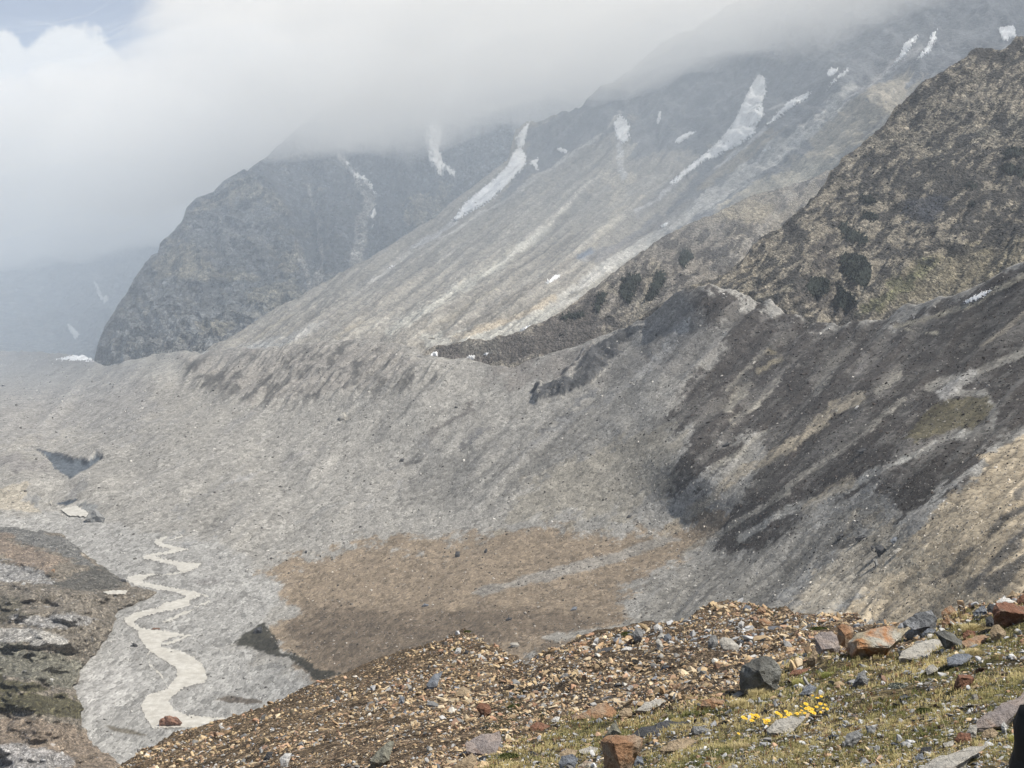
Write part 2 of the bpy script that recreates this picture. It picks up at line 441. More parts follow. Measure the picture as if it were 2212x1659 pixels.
fan = sst(-60, 40, poly_sd(B.gx, B.gy, [(560, 1232), (700, 1195), (850, 1165), (1100, 1150), (1400, 1140), (1560, 1085), (1620, 1130), (1500, 1200), (1330, 1290), (1370, 1340), (1200, 1420), (1000, 1480), (760, 1520), (690, 1460), (600, 1420), (560, 1390)]))
rough = (1 - flat)
calm = (1 - .75 * fan) * (.22 + .78 * np.maximum(sst(-.05, .4, fbm(B.gx / 300, B.gy / 180, 3, 51)), sst(1250, 1600, B.gx)))
streak = fbm(q / 5.5 + .6 * fbm(r / 60, q / 60, 2, 9), r / 55, 3, 31, .5) * calm
streak2 = fbm(q / 16 + .4 * fbm(r / 80, q / 80, 2, 8), r / 200, 3, 61) * calm
rill = ridged(q / 13 + .5 * fbm(r / 50, q / 50, 2, 18), r / 110, 3, 71) * calm
B.start = None
rightw = sst(700, 1700, B.gx)
d = rough * (streak * 1.8 + streak2 * 5.0 + rill * 2.8 * (.35 + 1.2 * rightw)) * np.clip(Y / 800, .35, 1.4)
d += rough * fbm3(B.P, 26, 3, 77, .45) * 2.0 * np.clip(Y / 700, .25, 1.5)
d += flat * fbm(X / 26, Y / 30, 4, 88) * .55
crestw = np.clip(1 - np.abs(B.gy - B.top[None, :]) / 40, 0, 1)
d += crestw * fbm(X / 22, Y / 60, 4, 91) * 3.0 * rough
# gullied band under the moraine crest
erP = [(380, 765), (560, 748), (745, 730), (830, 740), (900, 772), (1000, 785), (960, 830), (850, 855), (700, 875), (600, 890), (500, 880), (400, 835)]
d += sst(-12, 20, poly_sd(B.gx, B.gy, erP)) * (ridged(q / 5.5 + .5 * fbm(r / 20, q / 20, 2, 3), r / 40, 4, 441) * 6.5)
# outcrop ledges
outcrop = [(1150, 853), (1195, 815), (1237, 793), (1297, 745), (1347, 716), (1390, 709), (1347, 753), (1287, 806), (1220, 853), (1167, 866)]
so = sst(-6, 10, B.sd(outcrop))
d += so * (ridged(q / 7, r / 26, 4, 15) * 6 + 4)
# ice cliff notch
icep = [(82, 969), (115, 977), (140, 982), (160, 989), (174, 987), (192, 995), (206, 982), (220, 985), (222, 990), (189, 1012), (151, 1035), (123, 1012), (99, 984)]
si = sst(-2, 4, poly_sd(B.gx, B.gy, icep))
mound = np.exp(-((B.gx - 190) / 70) ** 2 - ((B.gy - 1050) / 34) ** 2) + .8 * np.exp(-((B.gx - 60) / 50) ** 2 - ((B.gy - 1035) / 40) ** 2)
d += mound * 7 * (1 + .5 * fbm(X / 40, Y / 40, 3, 5))
d += np.exp(-((B.gx - 215 - (B.gy - 980) * .3) / 60) ** 2 - ((B.gy - 975) / 13) ** 2) * 5
d -= si * 4
d -= rough * (d * rough).mean() / rough.mean()
B.displace(d)

_wx, _wy = B.wx.copy(), B.wy.copy(); B.fall_warp(44, 5, 90, 80)
B.wx = B.wx * rough + _wx * flat; B.wy = B.wy * rough + _wy * flat
# colours
B.patch([(-400, 740), (215, 740), (300, 800), (330, 900), (250, 960), (-400, 960)], (.225, .218, .206), 40, .8)
B.patch(floorP, (.275, .268, .25), 18, .95, .5)
B.patch([(-400, 740), (120, 745), (200, 780), (60, 790), (-400, 800)], (.19, .18, .165), 8, .7)
B.patch([(380, 765), (560, 750), (745, 735), (830, 745), (900, 775), (830, 825), (700, 850), (600, 862), (500, 850), (430, 810)], (.215, .20, .18), 14, .75, .3)  # gully shadows below the crest, painted as a darker tone
B.patch([(560, 1232), (700, 1195), (850, 1165), (1100, 1150), (1400, 1140), (1560, 1085), (1620, 1130), (1500, 1200), (1330, 1290), (1370, 1340), (1200, 1420), (1000, 1480), (760, 1520), (690, 1460), (600, 1420), (560, 1390), (610, 1330), (625, 1250)], (.198, .148, .096), 22, .82, -1.2)
B.patch([(620, 1330), (800, 1310), (1150, 1300), (1330, 1330), (1220, 1390), (1000, 1400), (850, 1440), (740, 1450), (640, 1400)], (.105, .082, .060), 24, .72, -1.0)
B.patch([(497, 1398), (525, 1375), (556, 1350), (580, 1375), (612, 1420), (700, 1438), (745, 1445), (700, 1456), (610, 1432), (540, 1410)], (.030, .029, .022), 5, .95, -.8)
B.patch([(1015, 1277), (1150, 1242), (1330, 1190), (1440, 1150), (1470, 1165), (1330, 1218), (1200, 1254), (1100, 1272), (1040, 1284)], (.235, .222, .198), 4, .8, .3)
B.patch([(1170, 1380), (1250, 1362), (1400, 1335), (1600, 1280), (1640, 1300), (1400, 1362), (1200, 1386)], (.25, .24, .215), 5, .8, .3)
B.patch([(1560, 1210), (1750, 1130), (1900, 1070), (1930, 1130), (1850, 1200), (1700, 1340), (1350, 1340), (1400, 1280)], (.165, .156, .138), 25, .75)
dark = (.050, .044, .040)
heathP = [(1488, 612), (1570, 630), (1700, 680), (1900, 705), (2100, 630), (2212, 575), (2600, 420), (2600, 900), (2212, 920), (2150, 960), (2080, 1040), (1950, 1100), (1850, 1050), (1760, 1100), (1700, 1160), (1610, 1190),
         (1530, 1195), (1560, 1150), (1590, 1090), (1640, 1000), (1640, 930), (1560, 990), (1490, 1060), (1455, 1075), (1440, 1060), (1462, 1010), (1490, 950), (1415, 905), (1470, 840), (1545, 780), (1560, 720), (1500, 690), (1465, 640)]
hn = fbm(q / 4.5, r / 40, 3, 411, .55) + .8 * fbm3(B.P, 9, 4, 415, .7)
hm = sst(-7, 7, B.sd(heathP, .6) + 34 * hn + 46 * B.grain) * (.72 + .26 * sst(-.25, .05, hn + .6 * B.grain))
B.col = B.col * (1 - hm[..., None]) + np.array(dark) * hm[..., None]
B.patch([(1465, 640), (1520, 690), (1560, 740), (1530, 800), (1460, 840), (1400, 830), (1330, 850), (1260, 850), (1400, 720)], (.175, .166, .152), 20, .8)
B.patch([(900, 1000), (1100, 920), (1300, 860), (1450, 860), (1430, 960), (1250, 1040), (1000, 1090), (850, 1060)], (.17, .163, .148), 30, .7)
B.patch([(1140, 1050), (1300, 960), (1440, 930), (1470, 960), (1440, 1060), (1330, 1120), (1100, 1130)], (.25, .228, .185), 20, .7)
B.patch([(1040, 792), (1110, 775), (1200, 765), (1300, 735), (1250, 790), (1150, 830), (1080, 820)], (.17, .155, .14), 12, .7)
tan = (.31, .27, .205)
for pts, w, c in [
    ([(1858, 860), (1802, 880), (1768, 913), (1722, 953), (1675, 983), (1592, 1026), (1542, 1073), (1492, 1103), (1440, 1150)], 20, tan),
    ([(1682, 820), (1625, 880), (1585, 913)], 13, (.27, .25, .21)), ([(1622, 830), (1568, 886)], 16, (.27, .25, .21)), ([(1652, 753), (1575, 843)], 8, (.26, .24, .2)),
    ([(1938, 810), (1895, 843)], 14, (.27, .25, .21)), ([(1952, 860), (1875, 926), (1775, 996), (1700, 1050)], 11, (.28, .26, .22)),
    ([(2260, 740), (2212, 755), (2108, 806), (2042, 820), (2010, 835)], 14, (.28, .265, .23)), ([(2250, 650), (2180, 700), (2120, 745)], 8, (.27, .24, .19)),
    ([(2072, 846), (2125, 853), (2145, 886), (2142, 920), (2058, 940), (1975, 980), (1908, 1013), (1842, 1046), (1775, 1080), (1708, 1106), (1600, 1160)], 17, (.31, .30, .27)),
    ([(2100, 810), (2060, 838), (2040, 850)], 26, (.31, .30, .28)),
    ([(1845, 1036), (1790, 1070), (1742, 1100)], 18, tan), ([(1660, 930), (1600, 975), (1540, 1010)], 10, (.25, .235, .2)),
    ([(2212, 597), (2108, 652), (2008, 686), (1935, 706)], 8, (.33, .30, .23)), ([(1935, 706), (1980, 715), (2025, 718)], 4, (.33, .30, .23)),
    ([(1655, 755), (1690, 770), (1640, 800)], 8, (.24, .21, .15)), ([(1480, 700), (1430, 760), (1380, 810)], 16, (.31, .3, .28)),
    ([(1830, 760), (1790, 800), (1760, 850)], 16, (.17, .16, .14)), ([(1870, 770), (1850, 810)], 14, (.16, .15, .14)),
    ([(1700, 1290), (1800, 1200), (1900, 1110)], 26, (.24, .235, .22)), ([(1480, 1200), (1640, 1100), (1700, 1060)], 14, (.27, .25, .21))]:
    before = B.col.copy(); B.line(pts, c, w * 1.1, 2 + w * .25, .9, .25); kk = (.35 + .6 * sst(-.32, .10, hn))[..., None]; B.col = before * (1 - kk) + B.col * kk
B.patch([(2015, 880), (2075, 855), (2128, 863), (2137, 893), (2108, 923), (2035, 935), (1975, 960), (1960, 940)], (.098, .086, .052), 5, .85, .4)
B.patch([(2300, 900), (2212, 948), (2150, 985), (2085, 1050), (1990, 1120), (1960, 1180), (1880, 1250), (1790, 1345), (2600, 1500), (2600, 900)], (.42, .345, .24), 14, .92)
B.patch([(1900, 1090), (1960, 1140), (2000, 1180), (1900, 1280), (1780, 1320), (1700, 1330), (1800, 1200)], (.33, .29, .225), 25, .7)
for pts, w in [([(2230, 1150), (2150, 1225), (2090, 1280)], 20), ([(2240, 1080), (2170, 1110), (2140, 1150)], 14), ([(2220, 1210), (2170, 1250), (2140, 1280)], 22), ([(2230, 1050), (2190, 1070)], 14),
               ([(2110, 1190), (2060, 1240), (2020, 1265)], 14), ([(1880, 1130), (1820, 1165), (1790, 1170)], 8)]:
    B.line(pts, (.085, .082, .078), w, 8, .8, 1.2)
B.patch(outcrop, (.05, .052, .056), 4, .9, 1.0)
for pts, w, c in [([(1180, 930), (1205, 920), (1235, 905)], 12, (.10, .10, .10)), ([(984, 963), (1020, 940), (1064, 918)], 9, (.13, .125, .12)), ([(1025, 870), (985, 905), (930, 956)], 8, (.10, .092, .085)),
                  ([(1045, 930), (1010, 955)], 8, (.12, .12, .12)), ([(890, 990), (870, 997)], 8, (.09, .085, .08)), ([(1290, 850), (1230, 890)], 8, (.13, .13, .13)), ([(930, 956), (840, 1010), (780, 1040)], 6, (.19, .185, .175)),
                  ([(1300, 700), (1240, 745)], 12, (.16, .15, .14)), ([(1380, 820), (1250, 900), (1150, 960)], 10, (.2, .195, .185)), ([(600, 1010), (700, 950)], 8, (.23, .22, .21)),
                  ([(380, 1100), (500, 1050), (560, 1020)], 7, (.25, .245, .235)), ([(640, 1130), (760, 1080)], 8, (.22, .215, .2)), ([(370, 1165), (400, 1145)], 5, (.17, .17, .165)), ([(400, 1180), (470, 1165)], 5, (.2, .2, .195))]:
    B.line(pts, c, w, 4, .8, .9)
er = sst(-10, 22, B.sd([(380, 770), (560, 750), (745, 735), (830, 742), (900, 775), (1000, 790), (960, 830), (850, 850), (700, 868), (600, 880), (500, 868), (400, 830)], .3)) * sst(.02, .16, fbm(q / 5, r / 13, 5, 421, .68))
B.col = B.col * (1 - .82 * er[..., None]) + np.array((.06, .059, .057)) * .82 * er[..., None]  # dark speckle paints shade into the eroded gullies
ribs = sst(.24, .36, fbm(q / 4, r / 34, 5, 431, .62)) * rough * sst(500, 900, B.gx) * (1 - fan)
B.col = B.col * (1 - .5 * ribs[..., None]) + np.array((.10, .096, .09)) * .5 * ribs[..., None]
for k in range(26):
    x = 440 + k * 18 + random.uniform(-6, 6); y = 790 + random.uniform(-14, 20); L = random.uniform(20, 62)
    B.line([(x, y), (x - L * .62, y + L)], (.17, .163, .15), random.uniform(2.5, 6), 2.5, .75, .3)  # painted shadow strokes running down the gullies
for k in range(14):
    x = 60 + random.uniform(0, 900); y = 880 + random.uniform(0, 200); L = random.uniform(30, 100)
    B.line([(x, y), (x - L, y + L * .75)], (.235, .228, .215), random.uniform(2, 6), 3, .6, .5)
B.patch(icep, (.085, .10, .115), 1.5, 1, .15)
B.line([(82, 970), (115, 978), (140, 983), (160, 990), (174, 989), (192, 996)], (.06, .066, .074), 5, 2, .9, .1)
B.patch([(123, 1086), (150, 1078), (172, 1076), (160, 1086), (145, 1092)], (.045, .055, .068), 1.5, 1, .15)
B.patch([(181, 1036), (187, 1049), (164, 1076), (132, 1084), (150, 1062)], (.175, .172, .165), 4, .8, .4)
B.patch([(-300, 985), (20, 985), (60, 990), (100, 1012), (95, 1026), (60, 1022), (0, 1015), (-300, 1015)], (.19, .18, .17), 4, .8, .5)
B.patch([(-300, 1028), (45, 1045), (60, 1070), (88, 1103), (60, 1104), (-300, 1085)], (.32, .285, .225), 6, .8, .5)
B.patch([(57, 1055), (72, 1062), (88, 1080), (84, 1090), (72, 1080)], (.16, .16, .155), 3, .8, .5)
B.patch([(165, 1090), (190, 1080), (215, 1100), (200, 1110), (180, 1104)], (.13, .14, .145), 4, .7, .8)
B.patch([(105, 760), (30, 752), (-300, 752), (-300, 762), (60, 768)], (.3, .26, .21), 5, .4)
for rp in (R1, R2):
    B.patch(rp, (.19, .183, .168), 9, .8, -.15)
# pools of smooth silt and dark sods on the river bed
B.patch([(187, 1450), (240, 1440), (310, 1445), (318, 1475), (260, 1500), (220, 1550), (190, 1560), (180, 1500)], (.335, .325, .305), 8, .8, .3)
B.patch([(465, 1510), (500, 1498), (565, 1505), (570, 1515), (520, 1518), (480, 1512)], (.085, .07, .055), 3, .9, .4)
B.patch([(220, 1565), (250, 1570), (315, 1588), (300, 1592), (240, 1580)], (.1, .085, .06), 3, .8, .4)
B.patch([(405, 1255), (440, 1248), (500, 1258), (440, 1262)], (.19, .18, .17), 5, .7, .6)
# streaks, speckle, stains
sw = rough * np.clip(.45 + .4 * rightw, 0, 1)
mul(B, 1 + sw * (streak * .7 + streak2 * .45) + .07 * fbm3(B.P, 14, 3, 19))
sp = fbm3(B.P, 2.6, 3, 29, .9)
mul(B, 1 + .13 * sp)
hb = (B.col[..., 0] < .0)          # heath: broken by bare ground
br = sst(.12, .34, fbm(q / 5, r / 30, 5, 101, .7))
B.col = np.where(hb[..., None], B.col * (1 - br[..., None] * .5) + np.array((.27, .245, .2)) * br[..., None] * .5, B.col)
mat_B = terrain_mat('scree', (.7, 2.2), .5, .16, vary=.08, bump=.22)

# ---- L: hummocky moraine on the near left bank
Lr = [(-500, 1000), (0, 1110), (133, 1150), (187, 1195), (227, 1222), (262, 1246), (300, 1262), (340, 1270), (352, 1285), (330, 1300), (262, 1325), (255, 1345), (235, 1390), (190, 1440), (170, 1480), (185, 1530), (182, 1590), (235, 1625), (290, 1665), (300, 1900), (-500, 1900)]
topL = [(-500, 1040), (0, 1113), (67, 1133), (133, 1153), (187, 1199), (227, 1226), (260, 1249), (290, 1262), (333, 1269), (350, 1281), (380, 1300)]
def Ydep(x, y):
    x = x + 16 * fbm(x / 38, y / 24, 3, 221); y = y + 6 * fbm(x / 38, y / 24, 3, 222)
    h = 15 * sst(0, 120, poly_sd(x, y, Lr)) - 1.5 + 2.2 * sst(0, 16, poly_sd(x, y, Lr))
    h = h + sst(0, 60, poly_sd(x, y, Lr)) * (fbm(x / 90, y / 45, 3, 201) * 6)
    return Yf(y, h)
L = Sheet('riverbank_terrain', -360, 380, 2, 1780, topL, None, 2.0, depth_fn=Ydep, back=(.01, .03, .08, .15), drop=.5)
X, Y, Z = L.P[..., 0], L.P[..., 1], L.P[..., 2]
L.displace(fbm(X / 9, Y / 14, 5, 207, .6) * 1.2)
L.start_colour((.185, .162, .130), 30, 34)
for pts, c, f_ in [
    ([(-400, 1040), (0, 1113), (133, 1153), (187, 1196), (200, 1225), (100, 1190), (0, 1162), (-400, 1120)], (.15, .15, .143), 6),
    ([(-400, 1150), (0, 1165), (60, 1180), (135, 1210), (110, 1242), (50, 1222), (0, 1200), (-400, 1190)], (.225, .178, .138), 9),
    ([(-400, 1200), (0, 1205), (60, 1227), (120, 1250), (60, 1262), (-400, 1250)], (.28, .275, .265), 7),
    ([(90, 1272), (150, 1245), (195, 1232), (235, 1235), (265, 1258), (280, 1272), (200, 1280), (150, 1275)], (.095, .092, .082), 6),
    ([(-400, 1290), (0, 1300), (70, 1318), (130, 1330), (60, 1345), (-400, 1335)], (.11, .1, .075), 10),
    ([(20, 1330), (130, 1315), (200, 1330), (180, 1350), (60, 1352)], (.29, .28, .265), 8),
    ([(-400, 1354), (0, 1356), (85, 1358), (137, 1380), (115, 1395), (-400, 1395)], (.37, .355, .325), 3),
    ([(-400, 1400), (0, 1398), (110, 1402), (160, 1420), (180, 1445), (160, 1480), (0, 1462), (-400, 1460)], (.15, .145, .115), 8),
    ([(-400, 1455), (0, 1458), (90, 1475), (105, 1490), (0, 1500), (-400, 1498)], (.085, .078, .042), 5),
    ([(-400, 1500), (0, 1500), (80, 1498), (150, 1508), (182, 1540), (165, 1560), (70, 1555), (0, 1535), (-400, 1530)], (.072, .066, .034), 6),
    ([(-400, 1550), (0, 1550), (150, 1568), (190, 1590), (250, 1625), (300, 1700), (-400, 1800)], (.215, .17, .128), 10),
    ([(0, 1600), (100, 1620), (160, 1650), (0, 1690)], (.3, .29, .28), 12), ([(230, 1605), (260, 1600), (255, 1625), (235, 1620)], (.1, .08, .05), 5)]:
    L.patch(pts, c, f_, .88, 1.0)
mul(L, 1 + .3 * fbm(X / 6, Y / 9, 4, 19) + .35 * fbm(X / 1.6, Y / 2.4, 3, 29, .8))
mat_L = terrain_mat('moraine_rubble', (.4, 1.1), .6, .42, vary=.15, bump=.5)

# ---- D: the talus fans and the mountainside over them
topD = [(300, 800), (400, 770), (440, 757), (487, 738), (560, 686), (633, 643), (693, 613), (737, 590), (837, 545), (904, 497), (940, 478), (985, 440), (1040, 392), (1095, 345), (1115, 300), (1150, 275), (1250, 240), (1347, 170),
        (1420, 120), (1500, 80), (1600, 20), (1800, -60), (2212, -170), (2600, -260)]
depD = [(400, 780, 1680), (487, 745, 1720), (737, 760, 1480), (1000, 790, 1290), (1170, 720, 1330), (737, 600, 2020), (977, 450, 2400), (1187, 365, 2550), (1347, 240, 2700), (1500, 400, 2300), (1300, 550, 1800), (1600, 300, 2350), (1900, 100, 2300),
        (1742, 390, 2000), (1900, 250, 1950), (2212, 0, 2200), (2212, 100, 2050), (2000, 200, 1980), (1600, 60, 2700), (1100, 300, 2650), (2212, -170, 2400), (2600, -260, 2500), (1300, 800, 1250), (1700, 800, 1400), (2200, 800, 1500), (1600, 600, 1650), (600, 800, 1500)]
_db = tps(depD)
behind = [(1098, 345), (1130, 350), (1090, 425), (1187, 362), (1310, 290), (1347, 233), (1372, 330), (1480, 400), (1560, 330), (1760, 210), (1980, 120), (2212, 110), (2600, 100), (2600, -400), (1100, -400)]
def Yd_D(x, y):
    w1 = 8 * fbm(x / 60, y / 60, 3, 811)
    return _db(x, y) * (1 + .03 * sst(-6, 30, poly_sd(x + w1, y + w1, behind)) * sst(520, 380, y) - .012 * ridged(x / 120 + y / 160, y / 420, 4, 815) * sst(520, 300, y))
D = Sheet('mountainside', 380, 2500, 3, 830, topD, depD, 2.8, back=(.02, .08, .2), depth_fn=Yd_D)
X, Y, Z = D.P[..., 0].copy(), D.P[..., 1].copy(), D.P[..., 2].copy()
D.start_colour((.245, .226, .193), 110, 34)
q, r = D.slope_uv(38)
D.fall_warp(38, 9, 200, 55)
st1 = fbm(q / 8, r / 150, 5, 131, .62); st2 = fbm(q / 34, r / 400, 3, 141)
up = sst(520, 250, D.gy)
D.displace(st1 * 5 + st2 * 16 + ridged(q / 40, r / 320, 4, 144) * 5 + fbm3(D.P, 34, 5, 147, .6) * 5 + up * ridged(X / 110, Z / 150, 4, 149) * 26)
slate = (.12, .123, .13)
D.patch([(1115, 295), (1150, 270), (1347, 170), (1600, 20), (2212, -170), (2600, -260), (2600, 100), (2212, 110), (2080, 140), (1900, 230), (1760, 330), (1640, 420), (1500, 500), (1420, 560), (1390, 520), (1480, 400), (1500, 330), (1370, 330), (1365, 250), (1310, 290), (1187, 362), (1090, 425), (1060, 430), (1130, 350)], slate, 9, .92, 1)
D.patch([(1840, 215), (1930, 170), (2010, 175), (1930, 240), (1860, 300), (1780, 350), (1700, 400), (1600, 460), (1650, 400), (1720, 330)], (.33, .285, .21), 12, .8)
D.patch([(1750, 330), (1810, 350), (1780, 385), (1690, 400), (1620, 430), (1540, 465), (1560, 440), (1650, 390)], (.37, .33, .25), 8, .8)
D.patch([(1530, 350), (1640, 290), (1690, 280), (1600, 360), (1500, 420)], (.255, .215, .15), 14, .7)
D.patch([(1285, 370), (1370, 375), (1365, 400), (1340, 440), (1318, 440), (1310, 400)], (.38, .34, .27), 6, .8, .6)
D.patch([(1335, 440), (1365, 430), (1320, 500), (1270, 540), (1290, 500)], (.35, .32, .26), 5, .7, .5)
for pts, w, c in [
    ([(1840, 195), (1740, 280), (1600, 385), (1475, 470), (1350, 550), (1230, 640), (1130, 695), (1040, 730)], 34, (.40, .385, .35)),
    ([(1990, 100), (1900, 165), (1830, 215)], 14, (.29, .28, .27)),
    ([(1180, 680), (1100, 715), (930, 735)], 36, (.33, .32, .285)),
    ([(1340, 245), (1290, 295), (1187, 365), (1060, 450), (940, 520), (800, 610)], 7, (.40, .38, .34)),
    ([(1280, 385), (1180, 490), (1080, 570)], 7, (.40, .375, .32)), ([(1180, 500), (1050, 585), (900, 680), (840, 720)], 22, (.36, .345, .3)),
    ([(1100, 480), (960, 560), (820, 650), (740, 705)], 12, (.21, .19, .16)), ([(1250, 510), (1130, 570), (1000, 650), (900, 700)], 9, (.185, .17, .145)), ([(940, 520), (800, 620), (680, 700)], 8, (.24, .22, .19)),
    ([(1240, 560), (1180, 600), (1040, 680), (960, 725)], 10, (.20, .18, .15)), ([(1420, 470), (1340, 530), (1260, 560)], 16, (.17, .165, .16)), ([(1500, 430), (1400, 500), (1290, 560)], 14, (.18, .17, .16)),
    ([(1480, 380), (1400, 440), (1380, 470)], 18, (.2, .19, .18)), ([(1270, 545), (1250, 556)], 12, (.1, .12, .15)),
    ([(700, 700), (600, 735), (520, 745)], 20, (.27, .26, .24)), ([(1380, 560), (1290, 610), (1230, 640)], 10, (.25, .235, .2)), ([(1200, 640), (1100, 690), (980, 730)], 14, (.34, .29, .22))]:
    D.line(pts, c, w, w * .22 + 2, .9, .3)
for pts, w in [([(1452, 402), (1420, 428), (1375, 458)], 7), ([(982, 478), (940, 508), (890, 538)], 12), ([(1340, 310), (1338, 350), (1345, 380)], 16), ([(1655, 275), (1600, 320), (1540, 365)], 8), ([(1925, 147), (1880, 185)], 6), ([(1660, 235), (1690, 225)], 5)]:
    D.line(pts, (.40, .39, .37), w, 3, .9, .3)
for k in range(60):
    x = random.uniform(560, 1500); y0 = np.interp(x, [560, 740, 1000, 1350, 1500], [700, 600, 470, 300, 330]); y = y0 + random.uniform(10, 250); Ls = random.uniform(40, 170)
    if y > 740: continue
    c = random.choice([(.37, .35, .31), (.25, .23, .2), (.2, .185, .165), (.34, .3, .23)])
    D.line([(x, y), (x - Ls, y + Ls * .62)], c, random.uniform(2, 8), 3, .45, .5)
D.patch([(400, 760), (520, 742), (640, 745), (520, 770)], (.3, .3, .29), 10, .7)
mul(D, 1 + st1 * .75 + st2 * .3 + .14 * fbm3(D.P, 18, 4, 19))
mul(D, 1 + .16 * fbm3(D.P, 7, 3, 29, .8))
mat_D = terrain_mat('talus', (1.3, 4.0), 1.4, .14, vary=.07, bump=.3)

# ---- H: shrubby shoulder between the fans and the near ridge
topH = [(900, 760), (960, 742), (1000, 738), (1060, 735), (1114, 722), (1170, 700), (1237, 656), (1290, 615), (1337, 582), (1400, 535), (1475, 487), (1542, 463), (1618, 430), (1695, 407), (1742, 392), (1850, 330), (2000, 300)]
depH = [(960, 760, 1230), (1060, 790, 1170), (1170, 760, 1150), (1300, 720, 1130), (1475, 660, 1110), (1300, 640, 1290), (1475, 500, 1560), (1618, 440, 1640), (1742, 400, 1700), (2000, 300, 1850), (1650, 560, 1380), (1300, 830, 1080), (1700, 830, 1080), (2000, 830, 1100)]
H = Sheet('shrubby_hillside_terrain', 880, 1980, 2.5, 840, topH, depH, 2.4, back=(.02, .06, .15))
X, Y, Z = H.P[..., 0].copy(), H.P[..., 1].copy(), H.P[..., 2].copy()
H.start_colour((.25, .225, .185), 70, 34)
q, r = H.slope_uv(48)
H.displace(fbm(q / 45, r / 160, 4, 151) * 13 + fbm3(H.P, 18, 5, 157, .6) * 5)
dk = (.045, .044, .046)
H.patch([(900, 800), (975, 742), (1060, 738), (1150, 712), (1240, 660), (1300, 615), (1290, 670), (1350, 690), (1300, 735), (1180, 770), (1060, 800)], (.095, .085, .078), 8, .85)
H.patch([(990, 742), (1080, 735), (1090, 760), (1000, 762), (965, 755)], (.16, .15, .13), 6, .7)
H.patch([(1300, 615), (1380, 560), (1480, 500), (1540, 475), (1600, 520), (1560, 600), (1480, 640), (1400, 660), (1300, 680)], (.20, .185, .165), 12, .6)
H.patch([(1480, 485), (1620, 432), (1680, 440), (1670, 480), (1640, 490), (1560, 470)], (.33, .29, .22), 7, .8)
H.patch([(1400, 560), (1430, 575), (1400, 660), (1380, 650)], (.34, .3, .23), 7, .7)
H.patch([(1550, 520), (1600, 560), (1560, 600), (1530, 580)], (.1, .1, .1), 8, .7)
H.line([(1310, 625), (1380, 645), (1390, 690)], (.31, .28, .22), 18, 8, .7)
H.line([(1740, 395), (1690, 440), (1640, 500), (1590, 560)], (.31, .29, .26), 20, 8, .6)
h1 = sst(-.04, .10, fbm(q / 7, r / 17, 5, 163, .65)); h1 = h1 * sst(1200, 1330, H.gx) * sst(-10, 20, -H.sd([(1480, 485), (1620, 432), (1680, 440), (1670, 480), (1560, 470)]))
H.col = H.col * (1 - .72 * h1[..., None]) + np.array(dk) * .72 * h1[..., None]
mul(H, 1 + .3 * fbm3(H.P, 9, 4, 19) + .35 * fbm3(H.P, 3.4, 3, 29, .8))
mat_H = terrain_mat('heath', (.8, 2.5), 1.2, .25, vary=.2)

# ---- G: the near right ridge
topG = [(1380, 700), (1440, 660), (1475, 638), (1520, 610), (1600, 562), (1642, 533), (1675, 500), (1708, 467), (1745, 438), (1768, 413), (1780, 400), (1792, 377), (1812, 355), (1818, 338), (1828, 327), (1850, 312), (1885, 290), (1908, 267), (1930, 240), (1952, 220), (1980, 200), (2008, 180),
        (2040, 160), (2075, 140), (2110, 118), (2142, 103), (2180, 90), (2212, 77), (2350, 20), (2600, -80)]
depG = [(1475, 660, 1090), (1725, 700, 980), (1900, 720, 900), (2212, 700, 800), (1642, 535, 1250), (1812, 357, 1360), (2008, 180, 1400), (2212, 77, 1400), (2600, -80, 1450), (1900, 550, 1090), (2212, 400, 1120), (2000, 350, 1270), (1725, 600, 1090), (1475, 800, 1020), (2000, 830, 820), (2600, 600, 700), (2600, 300, 1050)]
G = Sheet('rocky_ridge', 1380, 2560, 2.2, 830, topG, depG, 2.1, back=(.02, .06, .15), drop=.35)
X, Y, Z = G.P[..., 0].copy(), G.P[..., 1].copy(), G.P[..., 2].copy()
G.start_colour((.295, .262, .205), 60, 36)
q, r = G.slope_uv(48)
G.displace(fbm(q / 45, r / 160, 4, 171) * 26 + ridged(q / 22, r / 90, 4, 173) * 8 + fbm3(G.P, 15, 5, 177, .64) * 6)
qg, rg = G.slope_uv(34)
e1 = fbm(qg / 7.5 + 1.0 * fbm(rg / 40, qg / 40, 2, 5), rg / 17, 5, 183, .66)
thr = -.01 + .30 * fbm(X / 70, Z / 70, 3, 187) - .08 * np.exp(-((G.gx - 2000) / 160) ** 2 - ((G.gy - 430) / 90) ** 2) - .05 * np.exp(-((G.gx - 1700) / 90) ** 2 - ((G.gy - 560) / 60) ** 2)
h1 = sst(thr - .05, thr + .09, e1)
G.patch([(1990, 330), (2100, 290), (2212, 260), (2212, 300), (2100, 330), (2060, 350), (1990, 350)], (.30, .27, .21), 10, .8)
G.patch([(2060, 300), (2150, 260), (2212, 240), (2212, 280), (2130, 300)], (.2, .19, .16), 8, .7)
G.patch([(1900, 620), (2000, 560), (2100, 530), (2212, 500), (2212, 600), (2000, 660), (1850, 690)], (.255, .225, .155), 20, .8)
G.patch([(1830, 690), (1900, 640), (1960, 600), (2000, 560), (2030, 570), (1960, 640), (1900, 680)], (.16, .16, .09), 10, .8)
G.patch([(1640, 540), (1600, 600), (1570, 640), (1620, 640), (1660, 600), (1690, 560)], (.3, .265, .2), 8, .5)
G.line([(1725, 600), (1670, 640), (1600, 650)], (.29, .265, .2), 14, 7, .6)
keep = 1 - .5 * sst(-10, 20, G.sd([(1900, 620), (2212, 500), (2212, 600), (1850, 700)]))
h1 = h1 * keep
h2 = sst(.04, .18, fbm(qg / 2.6, rg / 6, 4, 193, .65)) * .85
h1 = np.maximum(h1, h2 * (.4 + .6 * sst(420, 250, G.gy)))
